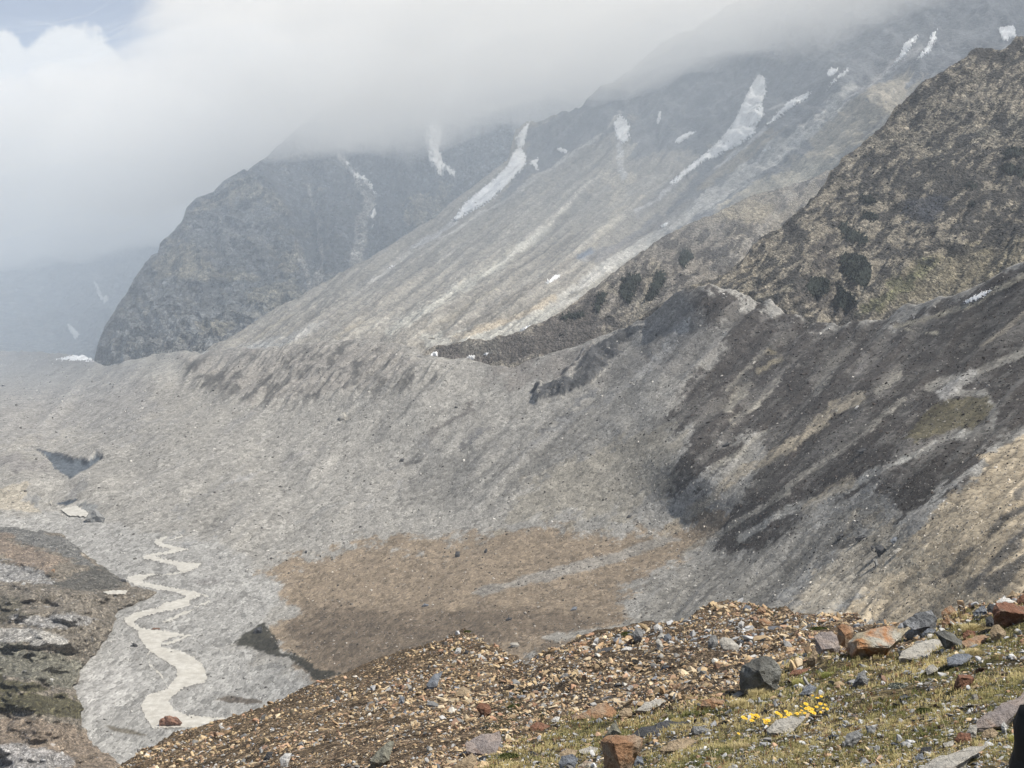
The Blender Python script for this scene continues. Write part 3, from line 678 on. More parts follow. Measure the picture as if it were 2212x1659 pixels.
G.col = G.col * (1 - .85 * h1[..., None]) + np.array((.028, .029, .032)) * .85 * h1[..., None]
G.patch([(1948, 443), (1995, 427), (2055, 440), (2040, 465), (2000, 480), (1958, 467)], (.055, .06, .072), 7, .85, 1.4)
G.patch([(1820, 480), (1800, 560), (1770, 600), (1850, 700), (1700, 660), (1720, 600), (1770, 520)], (.13, .115, .1), 18, .45)
mul(G, 1 + .3 * fbm3(G.P, 8, 4, 19) + .4 * fbm3(G.P, 3.2, 3, 29, .8))
mat_G = terrain_mat('ridge_heath', (.8, 2.6), 1.5, .32, vary=.2)

# ---- E: the cloud-capped cliff
topE = [(100, 1000), (185, 870), (200, 803), (206, 770), (213, 740), (230, 700), (247, 676), (262, 650), (277, 630), (300, 590), (327, 556), (342, 547), (346, 527), (370, 510), (393, 480), (398, 465), (403, 450), (423, 430), (460, 417), (483, 393), (505, 380), (527, 365),
        (534, 369), (567, 347), (600, 317), (680, 250), (800, 180), (1000, 110), (1200, 60), (1500, 0), (1800, -40)]
depE = [(200, 800, 2060), (300, 770, 1960), (430, 760, 1860), (346, 530, 2550), (527, 366, 2950), (527, 600, 2260), (650, 610, 2300), (737, 600, 2380), (900, 400, 2950), (1000, 430, 2800), (1200, 200, 3300), (680, 250, 3300), (1000, 120, 3600), (850, 560, 2500),
        (600, 480, 2620), (1500, 0, 3600), (1800, -40, 3700), (1200, 600, 2900), (1700, 600, 3200), (600, 860, 1850), (200, 900, 1900), (700, 450, 2750)]
_eb = tps(depE)
recess = [(560, 350), (600, 425), (626, 490), (640, 560), (655, 640), (720, 640), (860, 580), (960, 520), (1100, 420), (1200, 300), (1760, 100), (1760, -200), (700, -200), (600, 250)]
def Yd_E(x, y):
    w1 = 10 * fbm(x / 60, y / 60, 3, 801)
    rc = sst(-8, 26, poly_sd(x + w1, y + w1, recess))
    rb = ridged(x / 75 + .3 * fbm(y / 90, x / 90, 2, 803), y / 330, 4, 805)
    return _eb(x, y) * (1 + .055 * rc - .040 * rb * (.35 + .65 * rc) - .022 * ridged((x - .6 * y) / 60, (y + .5 * x) / 42, 4, 807) * (1 - .6 * rc))
E = Sheet('cliff_mountain', 130, 1760, 2.6, 900, topE, depE, 2.5, back=(.02, .06, .15), drop=.3, depth_fn=Yd_E)
X, Y, Z = E.P[..., 0].copy(), E.P[..., 1].copy(), E.P[..., 2].copy()
E.start_colour((.20, .208, .22), 120, 30)
cl = sst(760, 700, E.gy) * sst(700, 560, E.gx)
qe, re = X * .82 + Z * .35, Z
gl = sst(560, 700, E.gx)
nt = sst(3, 30, E.gy - E.top[None, :]) * .7 + .3
E.displace(nt * (ridged(X / 130, Z / 260, 5, 211) * (14 + 18 * gl) + fbm((X + .5 * Z) / 60, Z / 36, 5, 217, .62) * 16 + fbm(X / 14, Z / 9, 4, 219, .65) * 8 ))
E.patch([(200, 820), (250, 680), (345, 535), (400, 450), (527, 368), (600, 430), (628, 500), (640, 560), (650, 640), (560, 690), (480, 740), (300, 800)], (.265, .268, .262), 12, .75, 1.0)
E.patch([(640, 420), (760, 360), (900, 330), (1000, 420), (940, 470), (840, 540), (740, 590), (690, 610), (655, 560), (640, 480)], (.13, .14, .155), 14, .75, 1.0)
gr = (.36, .325, .245)
for pts, f_ in [([(330, 570), (380, 545), (440, 560), (470, 590), (540, 600), (560, 612), (460, 610), (400, 600), (340, 600)], 6), ([(480, 400), (540, 385), (600, 420), (620, 470), (600, 460), (560, 430), (500, 430)], 9),
                ([(370, 520), (420, 530), (440, 560), (350, 560)], 6), ([(420, 690), (470, 680), (520, 690), (480, 710), (430, 710)], 6), ([(540, 640), (640, 600), (660, 640), (600, 680)], 12), ([(430, 430), (520, 400), (500, 440), (420, 470)], 10),
                ([(860, 450), (960, 400), (980, 440), (900, 500)], 14), ([(600, 560), (640, 520), (660, 560), (620, 600)], 8)]:
    E.patch(pts, gr, f_ * .7, .85, 1.2)
gl2 = sst(.12, .3, fbm(X / 40, Z / 14, 5, 223, .66)) * sst(850, 650, E.gx)
E.col = E.col * (1 - .5 * gl2[..., None]) + np.array(gr) * .5 * gl2[..., None]
E.patch([(255, 800), (290, 740), (310, 712), (350, 725), (420, 745), (500, 750), (500, 900), (200, 900), (200, 830)], (.27, .26, .235), 9, .85)
E.patch([(203, 800), (215, 742), (245, 720), (250, 760), (215, 800)], (.105, .112, .125), 8, .7, 1.2)
E.patch([(420, 620), (470, 600), (490, 610), (440, 650), (410, 650)], (.13, .135, .145), 5, .7)
for pts, w in [([(800, 425), (785, 470), (778, 520), (765, 580), (755, 640)], 22), ([(663, 400), (680, 460), (690, 500), (695, 560), (697, 620)], 5), ([(650, 560), (668, 600), (672, 630)], 10), ([(690, 590), (680, 620), (665, 650)], 12),
               ([(1000, 425), (985, 450), (960, 480)], 14), ([(737, 340), (770, 385), (800, 425)], 12)]:
    E.line(pts, (.50, .48, .44), w * 1.25, 2 + w * .12, 1.0, .22)
mul(E, 1 + .4 * fbm(X / 60, Z / 40, 4, 19) + .75 * fbm((X + .4 * Z) / 20, (Z - .35 * X) / 7, 4, 29, .72))
mat_E = terrain_mat('cliff_rock', (2.5, 8.0), 5.0, .3, vary=.2)

# ---- F: far mountain, beyond the glacier
topF = [(-500, 350), (0, 420), (250, 400), (420, 440), (600, 500)]
depF = [(-400, 770, 3600), (0, 770, 3600), (400, 770, 3700), (-400, 560, 5600), (100, 560, 5600), (400, 560, 5400), (-400, 380, 6600), (300, 400, 6400), (100, 690, 4700), (0, 735, 4000), (600, 500, 5800), (600, 800, 3600)]
Fm = Sheet('distant_mountain', -500, 560, 4, 800, topF, depF, 3.4, back=(.02, .1))
X, Y, Z = Fm.P[..., 0].copy(), Fm.P[..., 1].copy(), Fm.P[..., 2].copy()
Fm.start_colour((.17, .168, .165), 200, 16)
Fm.displace(sst(748, 700, Fm.gy) * ridged((X + .5 * Z) / 260, Z / 400, 5, 231) * 60 + fbm(X / 90, Z / 60, 4, 233) * 14 * sst(770, 720, Fm.gy))
Fm.patch([(-500, 730), (60, 735), (200, 735), (230, 760), (-500, 800)], (.22, .2, .17), 8, .8)
Fm.line([(70, 600), (90, 670), (110, 720)], (.26, .24, .21), 16, 8, .7)
Fm.line([(195, 560), (208, 610), (222, 650)], (.27, .25, .23), 14, 6, .7)
Fm.line([(20, 640), (60, 700), (90, 725)], (.27, .24, .2), 22, 12, .6)
mul(Fm, 1 + .3 * fbm(X / 120, Z / 80, 4, 19))
mat_F = terrain_mat('far_rock', (8.0, 25.0), 12.0, .25, vary=.2)

A.build(mat_A, 'gravelly near slope with loose stones and grass')
B.build(mat_B, 'grey valley floor and moraine slope')
L.build(mat_L, 'hummocky bank left of the river')
D.build(mat_D, 'grey talus mountainside rising into cloud')
H.build(mat_H, 'shrub-dotted shoulder below the talus')
G.build(mat_G, 'dark rocky ridge on the right')
E.build(mat_E, 'steep blue-grey cliff mountain under the cloud')
Fm.build(mat_F, 'faint distant mountain on the left')

# base ground reaching the horizon, well under everything else
bm = bmesh.new(); bmesh.ops.create_grid(bm, x_segments=60, y_segments=60, size=14000)
for v in bm.verts: v.co.z = -260 + 30 * mnoise.noise(v.co * .0006)
me = bpy.data.meshes.new('land'); bm.to_mesh(me); bm.free()
land = bpy.data.objects.new('land', me); land.location = (0, 6000, 0); COL.objects.link(land)
me.materials.append(flat_mat('land_rock', (.22, .21, .19), .95, .3, .01)); tag(land, kind='structure')

# ------------------------------------------------------------------ things laid on the ground
def drape(sheet, poly, step, lift, mat, name, warp=2.2, wscale=.16, rough=0, holes=0, seed=0, flat=False, thick_edge=True):
    P = np.array(poly, float)
    x0, y0, x1, y1 = P[:, 0].min() - 4, P[:, 1].min() - 4, P[:, 0].max() + 4, P[:, 1].max() + 4
    xs, ys = np.arange(x0, x1, step), np.arange(y0, y1, step)
    gx, gy = np.meshgrid(xs, ys)
    wx = fbm(gx * wscale, gy * wscale, 3, 301 + seed, .6) * warp * 2; wy = fbm(gx * wscale, gy * wscale, 3, 331 + seed, .6) * warp * 2
    d = poly_sd(gx + wx, gy + wy, poly)
    if holes: d = np.minimum(d, (fbm(gx * wscale * .5, gy * wscale * .8, 4, 371 + seed) + holes) * 30)
    S = sheet.lookup(gx, gy)
    nrm = sheet.normal(gx, gy, 5)
    px = S[..., 1] / F
    hgt = lift * sst(-step * .6, max(step * 2.5, 3), d) - lift * .35
    if rough: hgt = hgt + rough * sst(0, 4, d) * (fbm(gx * .45, gy * .45, 4, 401 + seed, .7) + .1)
    # lift towards the outside of the slope
    Q = S + nrm * hgt[..., None]
    if flat: Q = S.copy(); Q[..., 2] += lift
    ins = d > -step * .8
    idx = -np.ones(gx.shape, int)
    fq = ins[:-1, :-1] & ins[:-1, 1:] & ins[1:, 1:] & ins[1:, :-1]
    j, i = np.nonzero(fq)
    if len(j) == 0: return None
    used = np.zeros(gx.shape, bool)
    for a, b in ((0, 0), (0, 1), (1, 1), (1, 0)): used[j + a, i + b] = True
    idx[used] = np.arange(used.sum())
    faces = np.stack([idx[j, i], idx[j, i + 1], idx[j + 1, i + 1], idx[j + 1, i]], -1)[:, ::-1]
    return mesh_obj(name, Q[used], faces, mat)

# river
m = bpy.data.materials.new('silty_water'); g = N(m)
tc = g.n('ShaderNodeTexCoord').outputs['Object']
n1 = g.n('ShaderNodeTexNoise', i_Scale=.35, i_Detail=6.0, i_Roughness=.6); g.l(tc, n1.inputs['Vector'])
n2 = g.n('ShaderNodeTexNoise', i_Scale=2.2, i_Detail=4.0); g.l(tc, n2.inputs['Vector'])
col = g.ramp(n1.outputs[0], [(.3, (.34, .315, .27)), (.5, (.43, .405, .35)), (.7, (.54, .515, .46))])
b = g.n('ShaderNodeBump', i_Strength=.5, i_Distance=.25); g.l(n2.outputs[0], b.inputs['Height'])
p = g.n('ShaderNodeBsdfPrincipled', i_Roughness=.38); p.inputs['Specular IOR Level'].default_value = .35
g.l(col, p.inputs['Base Color']); g.l(b.outputs[0], p.inputs['Normal'])
o = g.n('ShaderNodeOutputMaterial'); g.l(p.outputs[0], o.inputs['Surface'])
mat_water = m
# one water object: the two reaches are one river
def river_part(poly, seed):
    return drape(B, poly, 1.0, .15, mat_water, 'river', 2.6, .2, flat=True, seed=seed)
r1, r2 = river_part(R1, 1), river_part(R2, 2)
bm = bmesh.new(); bm.from_mesh(r1.data); bm.from_mesh(r2.data)
pool = drape(B, [(131, 1103), (165, 1095), (192, 1110), (186, 1118), (150, 1117)], 1.2, .8, mat_water, 'river', 2, .2, flat=True, seed=5)
pool2 = drape(L, [(222, 1281), (245, 1277), (275, 1278), (270, 1285), (235, 1286)], 1.2, .5, mat_water, 'river', 1.2, .2, flat=True, seed=6)
def strip(pts, w):
    P = np.array(pts, float); ww = np.array([w * .35] + [w * .5] * (len(P) - 2) + [w * .25])[:, None] * np.array([[.3, 1]])
    return [tuple(q) for q in P + ww] + [tuple(q) for q in (P - ww)[::-1]]
BR = [drape(B, strip(s_, w_), 1.0, .12, mat_water, 'river', 2.4, .12, flat=True, seed=20 + i_) for i_, (s_, w_) in enumerate([
    ([(352, 1345), (372, 1338), (392, 1326), (420, 1318)], 4), ([(350, 1392), (372, 1388), (395, 1378), (412, 1372)], 5), ([(395, 1236), (372, 1240), (345, 1243)], 3.5), ([(367, 1166), (385, 1162), (395, 1158), (380, 1152)], 3),
    ([(330, 1400), (318, 1415), (322, 1435), (350, 1462), (362, 1486)], 5), ([(432, 1284), (450, 1290), (452, 1300), (420, 1312)], 4)])]
for pp in [pool, pool2] + [b_ for b_ in BR if b_]: bm.from_mesh(pp.data); bpy.data.objects.remove(pp)
bpy.data.objects.remove(r2); bm.to_mesh(r1.data); bm.free(); tag(r1, 'milky beige river winding along the valley floor', kind='structure')

# snow patches
mat_snow = flat_mat('old_snow', (.70, .695, .68), .7, .22, .05, bump=1.5)
SNOW = [
 (E, [(917, 300), (925, 270), (950, 262), (957, 293), (947, 320), (957, 350), (984, 371), (985, 387), (960, 366), (956, 382), (940, 365), (927, 350)], 'forked grey-white snow patch high in the dark gully just under the cloud'),
 (D, [(1107, 325), (1127, 318), (1137, 340), (1134, 360), (1104, 390), (1084, 413), (1054, 440), (1020, 457), (984, 480), (976, 478), (1003, 440), (1030, 417), (1070, 385), (1100, 353)], 'long white snow tongue filling the gully beside the pointed talus fan'),
 (D, [(1118, 320), (1112, 300), (1130, 275), (1145, 262), (1138, 290), (1132, 318)], 'faint snow patch fading into cloud above the long central snow tongue'),
 (D, [(1140, 352), (1155, 345), (1168, 340), (1160, 352), (1165, 370), (1158, 368), (1150, 356)], 'small hooked snow scrap right of the long central snow tongue'),
 (E, [(737, 343), (752, 350), (770, 374), (790, 383), (818, 427), (807, 420), (785, 392), (765, 383)], 'thin snow ribbon running down the narrow gully of the cliff mountain'),
 (E, [(798, 468), (808, 447), (813, 462), (804, 474)], 'tiny snow patch beside the pale chute below the thin ribbon'),
 (E, [(800, 492), (811, 474), (806, 492)], 'lowest tiny snow fleck beside the pale chute of the cliff mountain'),
 (D, [(1327, 260), (1340, 246), (1360, 270), (1360, 300), (1347, 313), (1332, 300), (1324, 267)], 'squat white snow patch at the top of the pointed talus fan'),
 (D, [(1628, 173), (1640, 160), (1655, 170), (1657, 200), (1647, 227), (1652, 247), (1635, 273), (1632, 290), (1595, 317), (1545, 343), (1525, 347), (1475, 387), (1450, 404), (1446, 396), (1475, 370), (1518, 337), (1558, 300), (1588, 260), (1608, 217)], 'largest snow field, a broad white tongue widening up into the cloud'),
 (D, [(1648, 277), (1675, 250), (1708, 217), (1758, 193), (1742, 217), (1708, 237), (1675, 263)], 'slanting snow streak joined to the right side of the largest snow field'),
 (D, [(1772, 199), (1808, 167), (1842, 139), (1827, 160), (1792, 187)], 'thin slanting snow streak high on the slope above the pale chute'),
 (D, [(1785, 166), (1792, 147), (1812, 150), (1802, 163)], 'small ragged snow patch just left of the thin high streak'),
 (D, [(1923, 147), (1942, 123), (1955, 93), (1990, 70), (1968, 107), (1948, 133)], 'snow wedge under the cloud, left one of the pair above the ridge'),
 (D, [(1975, 135), (2002, 103), (2015, 70), (2027, 72), (2008, 117)], 'snow wedge under the cloud, right one of the pair above the ridge'),
 (D, [(2155, 60), (2190, 55), (2197, 80), (2165, 90)], 'pale snow patch in mist just above the near ridge crest'),
 (D, [(1455, 305), (1475, 290), (1508, 282), (1485, 300), (1465, 312)], 'small pointed snow patch left of the largest snow field'),
 (D, [(1417, 268), (1424, 240), (1430, 240), (1425, 268)], 'upright snow sliver right of the squat talus-top snow patch'),
 (D, [(1415, 500), (1432, 485), (1450, 475), (1440, 488)], 'thin white snow line low on the talus beside the pale chute'),
 (D, [(1177, 612), (1196, 598), (1215, 590), (1204, 604), (1185, 613)], 'leaf-shaped white snow patch in the middle of the talus'),
 (D, [(1114, 721), (1130, 712), (1150, 704), (1162, 707), (1150, 714)], 'bright snow strip at the foot of the pale chute'),
 (D, [(814, 593), (840, 578), (870, 563), (850, 577)], 'thin snow line on the lower left edge of the talus'),
 (H, [(925, 769), (937, 762), (946, 760), (946, 770)], 'small triangular snow patch behind the moraine crest'),
 (H, [(1000, 777), (1015, 769), (1030, 770), (1022, 778)], 'left one of two small snow scraps in the moraine hollow'),
 (H, [(1036, 769), (1048, 764), (1060, 759), (1052, 768)], 'right one of two small snow scraps in the moraine hollow'),
 (B, [(2072, 657), (2095, 645), (2125, 630), (2147, 623), (2132, 640), (2100, 655)], 'long snow strip above the dark heath at the right edge'),
 (B, [(110, 777), (167, 764), (206, 761), (206, 781), (150, 780)], 'flat white snow bank at the foot of the cliff mountain'),
 (Fm, [(143, 696), (155, 705), (173, 723), (163, 733), (152, 720)], 'lone pale snow patch low on the distant mountain'),
 (Fm, [(200, 605), (212, 615), (222, 643), (240, 637), (226, 652), (216, 650)], 'forked pale snow streak higher on the distant mountain'),
 (E, [(412, 527), (418, 521), (423, 521), (417, 527)], 'tiny white snow fleck on the left shoulder of the cliff'),
 (D, [(1200, 322), (1212, 320), (1232, 326), (1240, 320), (1222, 332), (1208, 328)], 'small bent snow scrap between the central tongue and pointed fan'),
 (D, [(1640, 330), (1660, 318), (1672, 312), (1655, 328)], 'small snow scrap under the lower edge of the largest snow field'),
]
for k, (sh, poly, lab) in enumerate(SNOW):
    big = max(np.ptp(np.array(poly)[:, 0]), np.ptp(np.array(poly)[:, 1]))
    o = drape(sh, poly, 1.0, .9 * (sh.P[10, 10, 1] / 1000 + .6) * (2.2 if sh is not B else 1), mat_snow, 'snow_patch', 5.0 if big > 60 else 3.2 if big > 25 else 1.2, .3, seed=k, holes=.55 if big > 100 else 0)
    if o: tag(o, lab, 'snow patch', 'snow patches left on the mountainsides')

# shrub thickets
mat_shrub = flat_mat('dark_foliage', (.016, .021, .017), .9, .5, .5, bump=1.0)
SHRUB = [
 (G, [(1812, 556), (1835, 548), (1868, 553), (1885, 580), (1877, 626), (1852, 618), (1822, 593)], 'largest dark green thicket, in the middle of the ridge foot'),
 (G, [(1735, 622), (1750, 606), (1775, 600), (1798, 610), (1790, 636), (1758, 648)], 'rounded dark thicket lowest on the left of the ridge foot'),
 (G, [(1802, 598), (1825, 626), (1855, 653), (1828, 670), (1802, 662), (1812, 630)], 'jagged dark thicket running down between two rounder thickets'),
 (G, [(1855, 420), (1880, 425), (1902, 437), (1880, 443), (1860, 436)], 'small dark thicket highest in the middle column of thickets'),
 (G, [(1815, 477), (1842, 495), (1868, 505), (1877, 524), (1868, 532), (1825, 520), (1810, 497)], 'broad dark thicket above the largest one on the ridge'),
 (G, [(1862, 455), (1890, 460), (1902, 475), (1880, 480), (1862, 470)], 'small ragged dark thicket right of the broad middle one'),
 (G, [(2152, 362), (2180, 352), (2212, 367), (2225, 385), (2190, 385), (2170, 374)], 'lower of two dark thickets by the right edge of the ridge'),
 (G, [(2165, 326), (2190, 315), (2210, 322), (2208, 340), (2172, 343)], 'upper of two dark thickets by the right edge of the ridge'),
 (G, [(2080, 400), (2100, 394), (2120, 400), (2105, 408), (2088, 408)], 'small oval dark shrub clump on bare ground of the right ridge'),
 (G, [(2085, 440), (2105, 436), (2120, 443), (2100, 450)], 'small dark shrub clump just below the oval one'),
 (H, [(1344, 603), (1360, 592), (1377, 590), (1388, 600), (1370, 640), (1362, 656), (1345, 650), (1337, 630)], 'left of two upright dark thickets on the shoulder slope'),
 (H, [(1417, 586), (1435, 584), (1440, 600), (1420, 640), (1405, 654), (1388, 652), (1405, 620)], 'right of two upright dark thickets on the shoulder slope'),
 (H, [(1204, 688), (1225, 678), (1262, 674), (1272, 680), (1245, 690), (1220, 692)], 'low flat dark thicket beside the pale chute foot'),
 (H, [(1290, 640), (1305, 625), (1312, 640), (1300, 665), (1290, 680), (1282, 668)], 'narrow dark thicket left of the two upright thickets'),
 (H, [(1470, 545), (1490, 535), (1500, 555), (1480, 580), (1465, 570)], 'small dark thicket high on the shoulder slope'),
]
for k, (sh, poly, lab) in enumerate(SHRUB):
    o = drape(sh, poly, 1.1, 1.6, mat_shrub, 'shrub_thicket', 8.0, .2, rough=3.6, seed=50 + k, holes=.55)
    if o: tag(o, lab, 'shrub thicket', 'dark shrub thickets on the right hillsides')

# ------------------------------------------------------------------ rocks
RM = {
 'orange': rock_mat('rusty_marbled_stone', (.36, .34, .28), (.52, .49, .41), (.44, .19, .065), .58, 3.5, streak=(.40, .33, .22)),
 'rust': rock_mat('rust_stone', (.25, .14, .08), (.40, .235, .13), (.36, .28, .20), .6, 6),
 'brown': rock_mat('red_brown_stone', (.17, .085, .055), (.27, .14, .09), (.22, .16, .12), .4, 8),
 'pink': rock_mat('pinkish_stone', (.30, .245, .215), (.40, .345, .31), (.36, .23, .16), .3, 6, streak=(.25, .22, .21)),
 'tan': rock_mat('tan_stone', (.28, .21, .13), (.44, .345, .235), (.3, .25, .2), .3, 7),
 'pale': rock_mat('pale_stone', (.36, .34, .30), (.52, .49, .43), (.36, .31, .24), .25, 7),
 'white': rock_mat('white_quartz', (.50, .49, .46), (.68, .66, .62), (.42, .36, .29), .2, 9),
 'grey': rock_mat('grey_stone', (.19, .19, .185), (.31, .31, .30), (.26, .23, .18), .25, 6),
 'stripe': rock_mat('banded_grey_stone', (.27, .275, .28), (.37, .375, .38), None, 0, 2.2, streak=(.105, .11, .115)),
 'blue': rock_mat('blue_grey_stone', (.15, .165, .185), (.245, .26, .285), (.2, .2, .2), .2, 7),
 'dark': rock_mat('dark_lichen_stone', (.08, .077, .068), (.21, .21, .19), (.33, .33, .30), .5, 3),
 'slate': rock_mat('slate', (.050, .052, .055), (.10, .10, .105), (.13, .125, .11), .15, 8),
 'green': rock_mat('greenish_stone', (.19, .185, .145), (.29, .28, .225), (.22, .17, .11), .3, 6),
}

def hull_rock(name, pts3, mat, rough=.03, sub=2, seed=0, origin=None):
    """angular stone: hull of the given corners, edges broken and faces roughened"""
    o = Vector(pts3.mean(0)) if origin is None else Vector(origin)
    bm = bmesh.new()
    for p_ in pts3: bm.verts.new(Vector(p_) - o)
    r_ = bmesh.ops.convex_hull(bm, input=bm.verts[:])
    bmesh.ops.delete(bm, geom=[v for v in bm.verts if not v.link_faces], context='VERTS')
    size = max((v.co.length for v in bm.verts), default=1)
    bmesh.ops.dissolve_limit(bm, angle_limit=R(9), verts=bm.verts[:], edges=bm.edges[:])
    try:
        bmesh.ops.bevel(bm, geom=bm.edges[:], offset=size * .016, segments=1, affect='EDGES', profile=.6, clamp_overlap=True)
    except Exception: pass
    bmesh.ops.triangulate(bm, faces=bm.faces[:])
    for _ in range(sub):
        L_ = size * (.55 if _ == 0 else .28 if _ == 1 else .14)
        es = [e for e in bm.edges if e.calc_length() > L_]
        if es: bmesh.ops.subdivide_edges(bm, edges=es, cuts=1)
        bmesh.ops.triangulate(bm, faces=bm.faces[:])
    bm.normal_update()
    s_ = Vector((seed * 3.1, seed * 1.7, seed * .9))
    for v in bm.verts:
        q_ = v.co / size
        v.co += v.normal * size * rough * (mnoise.noise(q_ * 2.3 + s_) * .8 + (mnoise.noise(q_ * 2.6 + s_, noise_basis='VORONOI_F2F1') - .3) * 1.6 + mnoise.noise(q_ * 6.1 + s_, noise_basis='VORONOI_F2F1') * .8 + mnoise.noise(q_ * 14 + s_) * .4)
    me = bpy.data.meshes.new(name); bm.to_mesh(me); bm.free()
    me.materials.append(mat)
    for p_ in me.polygons: p_.use_smooth = False
    ob = bpy.data.objects.new(name, me); COL.objects.link(ob); ob.location = o
    return ob

def rock(sheet, outline, mat, label, thick=.55, tilt=.8, name='boulder', cat='boulder', seed=None, rough=.026, front=.35, sink=.12, inner=None):
    """outline: the stone's outline as photographed, set at the depth of the ground under it. tilt: how far its upper edge leans
    away (in outline heights); thick: how far the body reaches back"""
    P = np.array(outline, float)
    seed = len(bpy.data.objects) % 97 if seed is None else seed
    cx = P[:, 0].mean(); y1, y0 = P[:, 1].max(), P[:, 1].min(); hh = max(y1 - y0, 1)
    w = np.ptp(P[:, 0])
    Y0 = float(sheet.lookup(np.array(cx), np.array(min(y1 + .04 * hh, 1800)))[1])
    k = Y0 / F
    Y0 = Y0 - .45 * k * hh if sheet is A else Y0 - .2 * k * hh
    P = P + (P - np.array([cx, y1])) * np.array([.07, .09])
    pts = []
    for x, y in P:                       # outline ring, leaning back with height
        up = (y1 - y) / hh
        pts.append(at(x, y, Y0 + k * hh * tilt * up))
    for x, y in P:                       # body behind and into the ground
        up = (y1 - y) / hh
        xx, yy = cx + (x - cx) * .82, y + hh * .10 * up
        pts.append(at(xx, yy, Y0 + k * (hh * tilt * up + w * thick)))
    for x, y in P[P[:, 1] > y0 + .45 * hh]:
        q = at(cx + (x - cx) * .9, y, Y0 + k * hh * .1); q[2] -= k * hh * sink * 3.5; pts.append(q)
        q = at(cx + (x - cx) * .8, y, Y0 + k * w * thick * .9); q[2] -= k * hh * sink * 5; pts.append(q)
    c = np.array([cx + w * .05, y0 + hh * .55])
    if front: pts.append(at(c[0], c[1], Y0 + k * hh * tilt * .4 - k * hh * front * .5))
    for x, y, dd in (inner or []):
        pts.append(at(x, y, Y0 + k * dd))
    o = hull_rock(name, np.array(pts), RM[mat], rough, 3 if w > 45 else 2, seed)
    return tag(o, label, cat)

def lump(pts_px, sheet): return None

